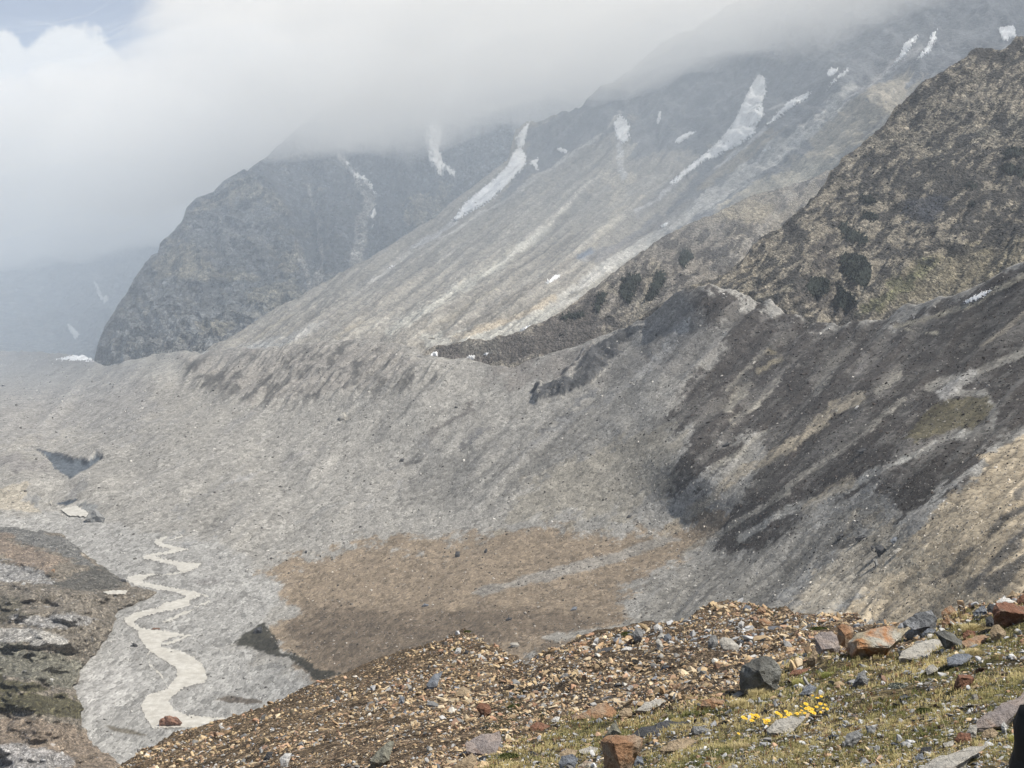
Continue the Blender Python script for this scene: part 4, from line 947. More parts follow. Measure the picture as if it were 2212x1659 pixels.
ROCKS = [
 ([(1828, 1389), (1848, 1369), (1880, 1358), (1908, 1353), (1966, 1358), (1942, 1385), (1918, 1402), (1868, 1403), (1842, 1423), (1830, 1402)], 'orange', 'big grey boulder marbled with bright orange rust, pointed at its right end', .3, 1.3),
 ([(1808, 1354), (1828, 1351), (1843, 1356), (1847, 1366), (1830, 1386), (1815, 1396), (1808, 1373)], 'rust', 'upright rusty block leaning behind the orange-marbled boulder', .8, .3),
 ([(1758, 1376), (1768, 1368), (1795, 1366), (1808, 1374), (1815, 1399), (1795, 1411), (1775, 1419), (1763, 1402)], 'pink', 'pinkish grey block left of the orange-marbled boulder', .5, .5),
 ([(1759, 1402), (1768, 1413), (1762, 1427), (1742, 1427)], 'tan', 'small tan wedge leaning on the pinkish grey block', .4, .4),
 ([(1830, 1402), (1822, 1400), (1808, 1406), (1806, 1420), (1826, 1424), (1840, 1418)], 'pink', 'broken pinkish stone under the left end of the orange-marbled boulder', .6, .6),
 ([(1948, 1345), (1985, 1323), (2012, 1321), (2026, 1339), (2022, 1355), (1995, 1370), (1972, 1374), (1952, 1356)], 'stripe', 'smooth grey boulder with dark diagonal bands', .5, .5),
 ([(1990, 1369), (2005, 1357), (2020, 1360), (2022, 1369), (2003, 1373)], 'blue', 'small blue-grey stone at the foot of the banded boulder', .5, .5),
 ([(2034, 1346), (2046, 1333), (2056, 1338), (2062, 1345), (2069, 1350), (2059, 1359), (2037, 1360)], 'rust', 'orange-brown block right of the banded boulder', .6, .3),
 ([(2033, 1323), (2044, 1313), (2054, 1308), (2064, 1318), (2067, 1328), (2054, 1333), (2037, 1331)], 'rust', 'rounded rusty rock on the skyline above the orange-brown block', .6, .5),
 ([(2019, 1366), (2042, 1361), (2062, 1371), (2092, 1395), (2090, 1401), (2070, 1399), (2046, 1391), (2024, 1378)], 'dark', 'dark layered slab slanting down to the right with jagged front edge', .5, .9),
 ([(1947, 1405), (1977, 1389), (2013, 1379), (2036, 1382), (2052, 1397), (2040, 1404), (1996, 1411), (1967, 1411), (1940, 1420)], 'pale', 'wide pale flat slab in front of the dark layered slab', .4, 2.2),
 ([(1940, 1408), (1955, 1404), (1968, 1409), (1960, 1420), (1944, 1424)], 'slate', 'dark wedge standing in for the shadow under the left end of the wide pale slab', .5, .6),  # dark body added in place of the slab's shadow
 ([(2077, 1384), (2105, 1374), (2128, 1371), (2139, 1376), (2118, 1386), (2095, 1397)], 'rust', 'flat orange slab right of the dark layered slab', .4, 2.0),
 ([(2079, 1370), (2090, 1361), (2105, 1364), (2109, 1373), (2095, 1380), (2081, 1379)], 'brown', 'dark brown knob of rock in front of the pale grass tuft', .6, .5),
 ([(2138, 1366), (2144, 1353), (2158, 1350), (2174, 1366), (2171, 1375), (2144, 1380)], 'tan', 'greyish tan boulder right of the pale grass tuft', .6, .4),
 ([(2143, 1325), (2149, 1302), (2177, 1300), (2209, 1310), (2240, 1318), (2235, 1336), (2177, 1340), (2153, 1347), (2143, 1338)], 'brown', 'large red-brown slab with pink top at the right edge', .5, .7),
 ([(2152, 1299), (2166, 1290), (2180, 1292), (2196, 1301), (2174, 1305), (2158, 1304)], 'white', 'white quartz stone resting on the large red-brown slab', .5, 1.0),
 ([(2171, 1293), (2187, 1275), (2198, 1284), (2197, 1294)], 'tan', 'tan pyramid-shaped stone on the skyline at the right', .6, .4),
 ([(2197, 1296), (2212, 1283), (2240, 1286), (2240, 1306), (2205, 1306)], 'brown', 'dark red rock cut off by the right edge on the skyline', .6, .4),
 ([(2102, 1323), (2116, 1311), (2128, 1308), (2133, 1324), (2118, 1330)], 'blue', 'rounded blue-grey stone left of the large red-brown slab', .7, .5),
 ([(2131, 1312), (2138, 1303), (2150, 1308), (2151, 1322), (2136, 1326)], 'slate', 'dark slate stone touching the left of the large red-brown slab', .7, .5),
 ([(2128, 1335), (2142, 1330), (2150, 1342), (2146, 1352), (2130, 1350)], 'slate', 'black stone in the shade below the dark slate stone', .6, .5),
 ([(2044, 1421), (2067, 1411), (2092, 1412), (2103, 1417), (2085, 1428), (2062, 1433), (2046, 1431)], 'blue', 'smooth flat blue-grey stone in front of the second grass tuft', .5, 1.6),
 ([(1998, 1447), (2006, 1438), (2016, 1435), (2027, 1445), (2023, 1456), (2005, 1461)], 'pale', 'round pale stone alone in the grass below the wide pale slab', .8, .5),
 ([(2059, 1480), (2069, 1458), (2095, 1458), (2107, 1468), (2087, 1483), (2065, 1487)], 'brown', 'reddish brown block in the grass below the flat blue-grey stone', .5, .6),
 ([(1603, 1438), (1615, 1432), (1627, 1430), (1644, 1418), (1667, 1421), (1682, 1438), (1689, 1454), (1686, 1466), (1667, 1476), (1637, 1487), (1610, 1492), (1596, 1482), (1594, 1458)], 'dark', 'big dark boulder with a grey lichen top, left of the grass', .8, .3),
 ([(1579, 1501), (1599, 1493), (1610, 1497), (1589, 1510)], 'pale', 'pale flat stone under the big dark boulder', .4, 1.6),
 ([(1513, 1525), (1517, 1513), (1540, 1506), (1567, 1513), (1562, 1522), (1535, 1526)], 'rust', 'bright rusty rock by the yellow grass left of the big dark boulder', .5, .8),
 ([(1726, 1500), (1749, 1477), (1765, 1486), (1757, 1492), (1739, 1500)], 'blue', 'blue-grey pointed slab standing in grass above the flowers', .35, .7),
 ([(1838, 1484), (1854, 1456), (1867, 1447), (1877, 1470), (1860, 1481)], 'grey', 'upright grey shard with a dark underside in the grass', .5, .35),
 ([(1705, 1457), (1712, 1447), (1749, 1443), (1741, 1455)], 'brown', 'low dark brown slab right of the big dark boulder', .4, 1.2),
 ([(1655, 1577), (1675, 1556), (1708, 1546), (1738, 1556), (1712, 1571), (1664, 1584)], 'pale', 'grey-white lichened rock just below the yellow flowers', .4, 1.1),
 ([(1822, 1611), (1828, 1586), (1852, 1578), (1866, 1589), (1844, 1606)], 'grey', 'rough grey rock in grass right of the lichened rock', .6, .6),
 ([(1868, 1568), (1880, 1568), (1893, 1573), (1889, 1587), (1875, 1585)], 'grey', 'small hollow grey stone above the rough grey rock', .5, .5),
 ([(2092, 1566), (2118, 1544), (2161, 1519), (2235, 1480), (2235, 1512), (2177, 1536), (2144, 1552), (2105, 1572)], 'pink', 'long pinkish bedrock slab running out of the right edge', .3, 1.6),
 ([(2088, 1580), (2095, 1566), (2112, 1568), (2111, 1580), (2098, 1593)], 'pale', 'jagged pale stone below the end of the pinkish slab', .4, .5),
 ([(2062, 1598), (2072, 1582), (2096, 1584), (2098, 1598), (2080, 1604)], 'brown', 'dark rusty stone left of the jagged pale stone', .5, .6),
 ([(2120, 1586), (2128, 1577), (2144, 1573), (2157, 1583), (2149, 1594), (2128, 1594)], 'tan', 'peach-coloured stone with an orange corner near the right edge', .5, .6),
 ([(2162, 1566), (2169, 1559), (2177, 1569), (2172, 1581), (2164, 1579)], 'white', 'small upright white shard above the peach-coloured stone', .4, .4),
 ([(2035, 1605), (2059, 1599), (2061, 1606), (2041, 1613)], 'pale', 'small pale flat stone left of the peach-coloured stone', .4, 1.4),
 ([(1983, 1655), (2029, 1633), (2095, 1611), (2138, 1611), (2095, 1640), (2030, 1682)], 'pale', 'long layered bedrock ledge at the bottom right', .3, 2.2),
 ([(1987, 1627), (1990, 1615), (2013, 1612), (2019, 1625), (2000, 1629)], 'slate', 'dark block above the layered bedrock ledge', .5, .5),
 ([(1970, 1637), (1993, 1625), (1996, 1636), (1978, 1643)], 'blue', 'small blue-grey block left of the dark block', .5, .6),
 ([(1298, 1606), (1310, 1597), (1323, 1591), (1350, 1593), (1372, 1590), (1390, 1599), (1388, 1617), (1366, 1632), (1352, 1658), (1331, 1672), (1306, 1672), (1300, 1630)], 'rust', 'chunky orange-brown block with a pale top at the bottom', .6, .35),
 ([(1364, 1640), (1372, 1632), (1388, 1636), (1391, 1650), (1370, 1654)], 'blue', 'round grey stone at the foot of the chunky orange block', .7, .5),
 ([(1352, 1590), (1389, 1570), (1438, 1556), (1492, 1555), (1499, 1566), (1471, 1576), (1421, 1586), (1389, 1591)], 'slate', 'long black slate slab behind the chunky orange block', .35, 1.6),
 ([(1497, 1568), (1512, 1569), (1538, 1576), (1517, 1584), (1499, 1583)], 'grey', 'speckled grey stone at the right end of the black slab', .5, .9),
 ([(1372, 1534), (1392, 1517), (1425, 1508), (1455, 1518), (1438, 1527), (1392, 1530)], 'pale', 'pale peach slab above the black slab', .4, 1.5),
 ([(1237, 1548), (1270, 1533), (1307, 1515), (1332, 1536), (1290, 1546), (1244, 1554)], 'rust', 'pointed reddish slab left of the pale peach slab', .4, 1.1),
 ([(1337, 1540), (1348, 1529), (1360, 1530), (1366, 1541), (1350, 1546)], 'tan', 'rounded tan stone between the reddish and the pale peach slab', .6, .8),
 ([(1306, 1590), (1321, 1566), (1331, 1558), (1343, 1586), (1323, 1592)], 'green', 'pointed grey-green stone behind the chunky orange block', .5, .4),
 ([(1424, 1620), (1451, 1598), (1482, 1593), (1509, 1599), (1480, 1609), (1446, 1622)], 'tan', 'broad tan slab right of the chunky orange block', .4, 1.6),
 ([(1207, 1650), (1212, 1634), (1237, 1630), (1249, 1641), (1240, 1656), (1212, 1661)], 'blue', 'rounded blue-grey boulder at the bottom edge', .8, .5),
 ([(1208, 1627), (1224, 1617), (1248, 1621), (1242, 1632), (1217, 1634)], 'tan', 'flat cream stone just above the rounded blue-grey boulder', .5, 1.2),
 ([(1250, 1620), (1275, 1612), (1292, 1616), (1288, 1625), (1262, 1628)], 'pale', 'thin pale slab right of the flat cream stone', .4, 1.6),
 ([(1248, 1655), (1266, 1643), (1286, 1648), (1276, 1660)], 'orange', 'orange-stained stone right of the rounded blue-grey boulder', .5, .8),
 ([(1004, 1606), (1037, 1587), (1077, 1582), (1087, 1598), (1072, 1617), (1034, 1628), (1010, 1616)], 'pink', 'large pinkish slab with rusty edge low in the centre', .4, 1.3),
 ([(977, 1656), (1020, 1626), (1031, 1638), (1028, 1656), (1004, 1662)], 'tan', 'tilted tan slab below the large pinkish slab', .4, .9),
 ([(799, 1644), (811, 1625), (841, 1602), (852, 1604), (842, 1627), (814, 1649)], 'green', 'leaning grey-green slab at the lower left of the stony slope', .4, .7),
 ([(921, 1478), (937, 1456), (957, 1452), (945, 1471), (927, 1485)], 'blue', 'long blue-grey slab lying on the stony hump', .3, .9),
 ([(985, 1495), (1001, 1482), (1026, 1499), (1004, 1504)], 'tan', 'pale tan slab in the middle of the stony hump', .4, 1.1),
 ([(1028, 1530), (1036, 1518), (1057, 1522), (1062, 1532), (1046, 1545)], 'brown', 'rusty brown rock below the stony hump', .6, .5),
 ([(984, 1523), (992, 1515), (1003, 1514), (998, 1526)], 'rust', 'small red stone left of the rusty brown rock', .5, .7),
 ([(860, 1520), (864, 1505), (875, 1505), (872, 1521)], 'blue', 'small upright blue-grey stone on the left of the stony hump', .6, .4),
 ([(603, 1640), (616, 1627), (631, 1628), (621, 1647), (607, 1655)], 'white', 'bright white stone at the lower left of the stony slope', .5, .5),
 ([(568, 1640), (578, 1624), (590, 1624), (586, 1640)], 'slate', 'dark stone just left of the bright white stone', .6, .5),
 ([(1144, 1570), (1160, 1558), (1194, 1569), (1172, 1584), (1146, 1582)], 'brown', 'rusty brown mound of rock below the dark hollow', .6, .9),
 ([(1190, 1556), (1200, 1548), (1210, 1549), (1206, 1559)], 'white', 'small white and grey stone right of the rusty brown mound', .5, .7),
 ([(1366, 1370), (1374, 1356), (1384, 1357), (1391, 1367), (1386, 1380), (1372, 1379)], 'grey', 'rounded light grey boulder on the crest of the middle hump', .7, .4),
 ([(1411, 1354), (1420, 1347), (1431, 1355), (1428, 1364), (1415, 1364)], 'white', 'white boulder at the very crest of the middle hump', .7, .4),
 ([(1415, 1387), (1422, 1380), (1430, 1386), (1434, 1400), (1424, 1404)], 'pale', 'pale barrel-shaped stone below the white crest boulder', .7, .5),
 ([(1434, 1374), (1444, 1368), (1452, 1376), (1448, 1388), (1436, 1386)], 'blue', 'blue-grey stone right of the pale barrel-shaped stone', .7, .4),
 ([(1418, 1378), (1428, 1367), (1440, 1372), (1436, 1382)], 'pale', 'pale stone between the white crest boulder and the blue-grey stone', .7, .5),
 ([(1247, 1393), (1256, 1384), (1270, 1388), (1262, 1396)], 'rust', 'salmon-red stone on the skyline of the middle hump', .6, .6),
 ([(1240, 1403), (1262, 1395), (1275, 1398), (1256, 1407)], 'pale', 'flat pale slab under the salmon-red stone', .4, 1.4),
 ([(1290, 1407), (1304, 1399), (1325, 1397), (1310, 1409)], 'slate', 'dark flat stone on the left of the middle hump', .4, 1.2),
 ([(1341, 1404), (1352, 1396), (1367, 1399), (1360, 1408)], 'white', 'white lump of stone below the rounded light grey boulder', .6, .7),
 ([(981, 1411), (987, 1399), (997, 1400), (995, 1411)], 'white', 'small whitish stone near the top of the left stony hump', .6, .4),
 ([(1001, 1411), (1006, 1404), (1013, 1406), (1011, 1413)], 'slate', 'small dark stone beside the whitish stone on the left hump', .6, .4),
 ([(1528, 1387), (1536, 1374), (1547, 1373), (1552, 1388), (1540, 1397)], 'grey', 'grey stone leading a pale heap on the right stony hump', .7, .4),
 ([(1553, 1383), (1562, 1376), (1580, 1380), (1598, 1395), (1588, 1404), (1562, 1402)], 'pale', 'largest pale grey stone of the heap on the right stony hump', .6, .7),
 ([(1594, 1347), (1601, 1340), (1609, 1345), (1604, 1354)], 'white', 'round white stone high on the right stony hump', .8, .4),
 ([(1634, 1319), (1642, 1310), (1655, 1315), (1654, 1325), (1640, 1326)], 'rust', 'orange-pink stone near the top of the right stony hump', .7, .4),
 ([(1604, 1314), (1611, 1306), (1622, 1310), (1619, 1319), (1608, 1320)], 'blue', 'dark blue-grey stone at the top of the right stony hump', .7, .4),
 ([(1637, 1340), (1652, 1334), (1668, 1345), (1650, 1350)], 'rust', 'flat rusty stone below the orange-pink stone', .5, .9),
 ([(1608, 1420), (1630, 1413), (1636, 1417), (1615, 1424)], 'white', 'thin cream flake just above the big dark boulder', .4, 1.4),
 ([(1100, 1392), (1106, 1388), (1118, 1388), (1122, 1394), (1112, 1398)], 'pale', 'pale boulder on the far side of the notch between the humps', .7, .4),
]
INNER = {'big dark boulder': [(1640, 1448, -34), (1652, 1474, -30), (1646, 1430, 6)], 'chunky orange-brown block': [(1324, 1604, -34), (1340, 1662, -40), (1372, 1603, -14)], 'pinkish grey block': [(1774, 1403, -14), (1800, 1400, -6)],
         'big grey boulder marbled': [(1850, 1402, -26), (1925, 1397, -20), (1850, 1378, -10)], 'smooth grey boulder': [(1975, 1360, -14), (2010, 1352, -10)], 'dark layered slab': [(2040, 1378, -10), (2075, 1394, -14)], 'large red-brown': [(2160, 1318, -12), (2210, 1325, -12)],
         'reddish brown block': [(2072, 1463, -14), (2068, 1482, -12)], 'upright grey shard': [(1858, 1464, -8)], 'upright rusty': [(1826, 1372, -12)], 'chief': []}
for spec in ROCKS[:-1]:
    ol, mt, lab, th, ti = spec
    inn = next((v for k_, v in INNER.items() if lab.startswith(k_)), None)
    w = np.ptp(np.array(ol)[:, 0])
    rock(A, ol, mt, lab, th, ti, inner=inn, front=0 if inn else .35, name='boulder' if w > 26 else 'stone', cat='boulder' if w > 26 else 'stone')
FAR = [
 (B, [(732, 900), (737, 890), (746, 891), (751, 901), (745, 908), (734, 908)], 'pale', 'single house-sized pale boulder alone on the grey moraine slope'),
 (B, [(1888, 1184), (1897, 1176), (1908, 1178), (1915, 1188), (1908, 1199), (1896, 1196)], 'slate', 'dark rounded boulder in the tan gully above the banded stone'),
 (B, [(1880, 1180), (1887, 1178), (1890, 1186), (1883, 1187)], 'slate', 'small dark rock touching the left of the dark rounded boulder'),
 (B, [(1922, 1166), (1930, 1160), (1940, 1160), (1938, 1172), (1928, 1174)], 'blue', 'blue-grey boulder upslope of the dark rounded boulder'),
 (B, [(1885, 1208), (1893, 1206), (1900, 1222), (1892, 1224)], 'grey', 'grey stone downslope of the dark rounded boulder'),
 (B, [(1928, 1190), (1942, 1183), (1950, 1188), (1936, 1198)], 'pale', 'cream boulder right of the dark rounded boulder'),
 (B, [(1806, 1160), (1820, 1150), (1826, 1156), (1812, 1165)], 'slate', 'dark outcrop stone left of the tan gully'),
 (B, [(1846, 1162), (1862, 1154), (1876, 1158), (1856, 1168)], 'slate', 'flat dark outcrop in the tan gully below the rock ribs'),
 (B, [(341, 1560), (350, 1550), (366, 1545), (385, 1549), (394, 1562), (388, 1568), (348, 1566)], 'brown', 'domed brown boulder at the edge of the river bend'),
 (B, [(982, 1199), (984, 1191), (993, 1191), (994, 1199), (988, 1203)], 'slate', 'square dark boulder on the brown fan'),
 (B, [(910, 1309), (916, 1303), (926, 1305), (926, 1310)], 'blue', 'grey boulder on the darker part of the brown fan'),
 (B, [(1092, 1338), (1098, 1333), (1107, 1334), (1104, 1340)], 'slate', 'low black boulder on the darker part of the brown fan'),
 (B, [(1232, 1318), (1238, 1310), (1248, 1310), (1246, 1318)], 'blue', 'blue-grey boulder on the fan below the pale chute'),
 (B, [(658, 1193), (660, 1188), (664, 1190), (663, 1195)], 'slate', 'tiny dark block at the upper left of the brown fan'),
 (B, [(1045, 1190), (1050, 1184), (1054, 1188), (1050, 1194)], 'slate', 'dark stone right of the square dark boulder'),
 (B, [(325, 1360), (332, 1355), (345, 1356), (346, 1360)], 'brown', 'brown rock lying in the upper river'),
 (B, [(283, 1390), (289, 1388), (298, 1394), (292, 1397)], 'slate', 'black rock on the left bank of the river'),
 (B, [(924, 731), (928, 727), (938, 727), (940, 731)], 'pale', 'flat pale block in the hollow behind the moraine crest'),
 (B, [(184, 1122), (192, 1104), (206, 1098), (216, 1108), (229, 1118), (220, 1127), (195, 1126)], 'grey', 'debris-covered ice mound beside the glacier mouth'),
 (B, [(100, 1092), (106, 1080), (114, 1080), (112, 1092)], 'pale', 'pale block by the glacier mouth'),
 (B, [(140, 944), (143, 941), (146, 943), (142, 946)], 'grey', 'small grey boulder on the debris above the ice wall'),
 (B, [(862, 995), (866, 990), (874, 991), (872, 997)], 'slate', 'dark bush-like rock at the end of the dark rib'),
 (B, [(1353, 1118), (1357, 1112), (1364, 1113), (1362, 1118)], 'slate', 'dark rock low on the grey slope above the brown fan'),
 (B, [(1848, 975), (1862, 966), (1876, 969), (1864, 980)], 'slate', 'flat black rock deep in the dark heath'),
 (B, [(1846, 882), (1850, 876), (1856, 876), (1855, 883)], 'white', 'white boulder in the pale chute through the heath'),
 (B, [(1560, 962), (1572, 955), (1580, 957), (1566, 965)], 'slate', 'black rock at the left edge of the dark heath'),
 (L, [(46, 1262), (50, 1257), (56, 1259), (54, 1264)], 'white', 'white boulder on the left river bank'),
 (L, [(104, 1468), (110, 1464), (118, 1467), (112, 1472)], 'white', 'white boulder above the green mossy band'),
 (L, [(128, 1628), (134, 1622), (140, 1627), (134, 1633)], 'white', 'pale boulder near the bottom of the left bank'),
 (L, [(108, 1235), (113, 1228), (120, 1229), (118, 1236)], 'rust', 'orange boulder on the rusty part of the left bank'),
 (L, [(258, 1256), (262, 1250), (272, 1251), (273, 1257)], 'slate', 'dark boulder where the left bank meets the river'),
 (B, [(585, 1525), (592, 1516), (600, 1515), (603, 1522), (592, 1528)], 'slate', 'dark boulder half hidden behind the near slope edge'),
 (B, [(546, 1364), (552, 1356), (566, 1352), (566, 1362), (552, 1368)], 'slate', 'black rock above the dark peaty patch by the river bed'),
]
for sh, ol, mt, lab in FAR:
    rock(sh, ol, mt, lab, .8, .45, name='boulder', cat='boulder', rough=.05)
rock(B, ROCKS[-1][0], 'pale', ROCKS[-1][2], .7, .4)

# loose middling stones: real copies
PROTO = []
for k in range(14):
    rr = np.random.default_rng(500 + k)
    n_ = 12
    v = rr.normal(size=(n_, 3)); v /= np.linalg.norm(v, axis=1)[:, None]
    v *= np.array([1, rr.uniform(.55, .9), rr.uniform(.3, .62)]) * rr.uniform(.8, 1.05, (n_, 1))
    PROTO.append(v)
kinds = [('tan', 'tan', 5), ('pale', 'pale grey', 4), ('rust', 'rusty orange', 3), ('grey', 'grey', 4), ('blue', 'blue-grey', 3), ('brown', 'red-brown', 2), ('pink', 'pinkish', 3), ('white', 'whitish', 1), ('slate', 'dark slate', 2), ('green', 'grey-green', 2)]
zones = [([(800, 1440), (1000, 1385), (1080, 1440), (1000, 1560), (800, 1600), (620, 1640), (560, 1600)], 'on the left stony hump', 75, (5, 12)),
         ([(1180, 1430), (1340, 1375), (1480, 1350), (1580, 1312), (1700, 1335), (1740, 1400), (1600, 1420), (1500, 1490), (1250, 1520)], 'on the right stony hump', 80, (5, 14)),
         ([(1000, 1640), (1250, 1560), (1500, 1520), (1640, 1510), (1700, 1600), (1600, 1655), (1100, 1655)], 'in the low grass at the bottom centre', 50, (8, 18)),
         ([(1750, 1450), (2000, 1420), (2190, 1400), (2200, 1500), (2150, 1640), (1800, 1655), (1720, 1560)], 'in the grass at the lower right', 95, (7, 20))]
protos = {}
cnt = 0
for zp, zlab, zn, (s0, s1) in zones:
    zp = np.array(zp, float); made = 0
    while made < zn:
        x, y = rng.uniform(zp[:, 0].min(), zp[:, 0].max()), rng.uniform(zp[:, 1].min(), zp[:, 1].max())
        if poly_sd(np.array([x]), np.array([y]), zp)[0] < 4: continue
        if any(abs(x - np.mean([p_[0] for p_ in rk[0]])) < 22 and abs(y - np.mean([p_[1] for p_ in rk[0]])) < 16 for rk in ROCKS): continue
        mk, mname, _w = random.choices(kinds, weights=[k_[2] for k_ in kinds])[0]
        pi = random.randrange(14)
        if (mk, pi) not in protos:
            o = hull_rock('loose_stone', PROTO[pi], RM[mk], .05, 1, pi, origin=(0, 0, 0)); protos[(mk, pi)] = o
        else:
            o = protos[(mk, pi)].copy(); COL.objects.link(o)
        Pp = A.lookup(np.array(x), np.array(y)); nn = A.normal(np.array(x), np.array(y))
        s_ = Pp[1] / F * (s0 + (s1 - s0) * rng.random() ** 2)
        o.rotation_mode = 'QUATERNION'
        q_ = Vector((0, 0, 1)).rotation_difference(Vector(nn) * .7 + Vector((rng.normal() * .2, rng.normal() * .2, .3)))
        from mathutils import Quaternion
        o.rotation_quaternion = q_ @ Quaternion((0, 0, 1), rng.uniform(0, 6.28))
        o.scale = (s_, s_ * rng.uniform(.8, 1.1), s_ * rng.uniform(.8, 1.5))
        o.location = Vector(Pp) + Vector((0, 0, s_ * .18))
        tag(o, f'one of the small {mname} stones {zlab}', 'stone', f'small {mname} stones {zlab}')
        made += 1

# ------------------------------------------------------------------ gravel and rubble (past counting)
def stone_tree(name, mat, nvar=9, npts=11):
    t = bpy.data.node_groups.new(name, 'GeometryNodeTree')
    t.interface.new_socket('Geometry', in_out='INPUT', socket_type='NodeSocketGeometry')
    t.interface.new_socket('Geometry', in_out='OUTPUT', socket_type='NodeSocketGeometry')
    n = t.nodes.new; l = t.links.new
    gi, go = n('NodeGroupInput'), n('NodeGroupOutput')
    def named(nm, typ):
        a = n('GeometryNodeInputNamedAttribute'); a.data_type = typ; a.inputs['Name'].default_value = nm; return a.outputs['Attribute']
    g2i = n('GeometryNodeGeometryToInstance')
    for k in range(nvar):
        p_ = n('GeometryNodePoints'); p_.inputs['Count'].default_value = npts
        rv = n('FunctionNodeRandomValue'); rv.data_type = 'FLOAT_VECTOR'
        rv.inputs[0].default_value = (-1, -1, -1); rv.inputs[1].default_value = (1, 1, 1)
        for s_ in rv.inputs:
            if s_.name == 'Seed': s_.default_value = k * 7 + 3
        nv = n('ShaderNodeVectorMath'); nv.operation = 'NORMALIZE'; l(rv.outputs[0], nv.inputs[0])
        ml = n('ShaderNodeVectorMath'); ml.operation = 'MULTIPLY'; l(nv.outputs[0], ml.inputs[0]); ml.inputs[1].default_value = (1, .65 + .04 * (k % 6), .32 + .07 * (k % 5))
        l(ml.outputs[0], p_.inputs['Position'])
        ch = n('GeometryNodeConvexHull'); l(p_.outputs[0], ch.inputs[0])
        sm = n('GeometryNodeSetMaterial'); l(ch.outputs[0], sm.inputs[0]); sm.inputs['Material'].default_value = mat
        l(sm.outputs[0], g2i.inputs[0])
    ip = n('GeometryNodeInstanceOnPoints')
    l(gi.outputs[0], ip.inputs['Points']); l(g2i.outputs[0], ip.inputs['Instance'])
    ip.inputs['Pick Instance'].default_value = True
    l(named('pick', 'INT'), ip.inputs['Instance Index'])
    rot = n('FunctionNodeEulerToRotation'); l(named('rot', 'FLOAT_VECTOR'), rot.inputs[0]); l(rot.outputs[0], ip.inputs['Rotation'])
    l(named('size', 'FLOAT_VECTOR'), ip.inputs['Scale'])
    l(ip.outputs[0], go.inputs[0])
    return t

mat_inst = flat_mat('loose_stone', None, .9, .22, 3.0, attr='tint', inst=True)

def scatter(name, pos, size, rot, tint, label, mat=mat_inst):
    n_ = len(pos)
    me = bpy.data.meshes.new(name); me.vertices.add(n_); me.vertices.foreach_set('co', pos.astype(np.float32).ravel())
    def add(nm, typ, key, arr):
        a = me.attributes.new(nm, typ, 'POINT'); a.data.foreach_set(key, arr.ravel())
    add('size', 'FLOAT_VECTOR', 'vector', size.astype(np.float32)); add('rot', 'FLOAT_VECTOR', 'vector', rot.astype(np.float32))
    add('pick', 'INT', 'value', rng.integers(0, 9, n_).astype(np.int32))
    c4 = np.ones((n_, 4), np.float32); c4[:, :3] = tint; add('tint', 'FLOAT_COLOR', 'color', c4)
    me.materials.append(mat)
    o = bpy.data.objects.new(name, me); COL.objects.link(o)
    md = o.modifiers.new('stones', 'NODES'); md.node_group = stone_tree(name + '_nodes', mat)
    return tag(o, label, kind='stuff')

def tilt_rot(nrm, spread):
    rx = -np.arcsin(np.clip(nrm[:, 1], -1, 1)) + rng.normal(0, spread, len(nrm))
    ry = np.arcsin(np.clip(nrm[:, 0], -1, 1)) + rng.normal(0, spread, len(nrm))
    return np.stack([rx, ry, rng.uniform(0, 6.283, len(nrm))], -1)

pal = np.array([(.46, .34, .19), (.40, .29, .165), (.35, .235, .13), (.50, .40, .26), (.28, .27, .25), (.36, .35, .33), (.52, .49, .43), (.33, .19, .115), (.22, .14, .095), (.17, .165, .155), (.23, .24, .26), (.42, .27, .17)])
palw = np.array([7, 7, 6, 5, 2, 2, 1.6, 1.6, 2.0, 1.6, .8, 4], float); palw /= palw.sum()
pal = pal * .95 + pal.mean(1, keepdims=True) * .08

# near slope: image-even scatter so that far and near ground are both covered
n_ = 100000
x = rng.uniform(150, 2300, n_); y = 1750 - (1750 - 1270) * rng.random(n_) ** 1.0
tp = np.interp(x, [p_[0] for p_ in topA], [p_[1] for p_ in topA])
ok = y > tp - 1; x, y = x[ok], y[ok]
gr_ = poly_sd(x, y, grassA)
ok = ~((gr_ > 5) & (rng.random(len(x)) > .45)); x, y, gr_ = x[ok], y[ok], gr_[ok]
S_ = A.lookup(x, y); nr_ = A.normal(x, y); k_ = S_[:, 1] / F
px_ = np.minimum(2.3 + rng.pareto(2.1, len(x)) * 2.3, rng.uniform(9, 16, len(x)))
real = np.clip(px_ * np.clip(k_, 0, .009), .006, .22)
real *= 1 + .55 * np.clip(fbm(S_[:, 0] / 2.2, S_[:, 1] / 2.2, 3, 95) * 1.6, -.7, .9) - .25 * sst(1150, 900, x)
real = np.where(gr_ > 5, np.minimum(real, px_ * k_ * 1.0), real)
sz = np.stack([real * rng.uniform(.8, 1.5, len(x)), real * rng.uniform(.7, 1.1, len(x)), real * rng.uniform(.6, 1.5, len(x))], -1)
c_ = pal[rng.choice(len(pal), len(x), p=palw)] * rng.uniform(.7, 1.25, (len(x), 1))
grey = (rng.random(len(x)) < np.where(gr_ > 5, .55, .05)) | ((poly_sd(x, y, [(1340, 1370), (1420, 1345), (1480, 1370), (1620, 1330), (1640, 1400), (1600, 1410), (1450, 1395)]) > 0) & (rng.random(len(x)) < .5))
c_[grey] = c_[grey].mean(1, keepdims=True) * np.array((1.15, 1.15, 1.13))
S_[:, 2] += real * rng.uniform(-.25, .15, len(real))
scatter('gravel', S_, sz, tilt_rot(nr_, .5), c_, 'loose angular gravel covering the near slope')

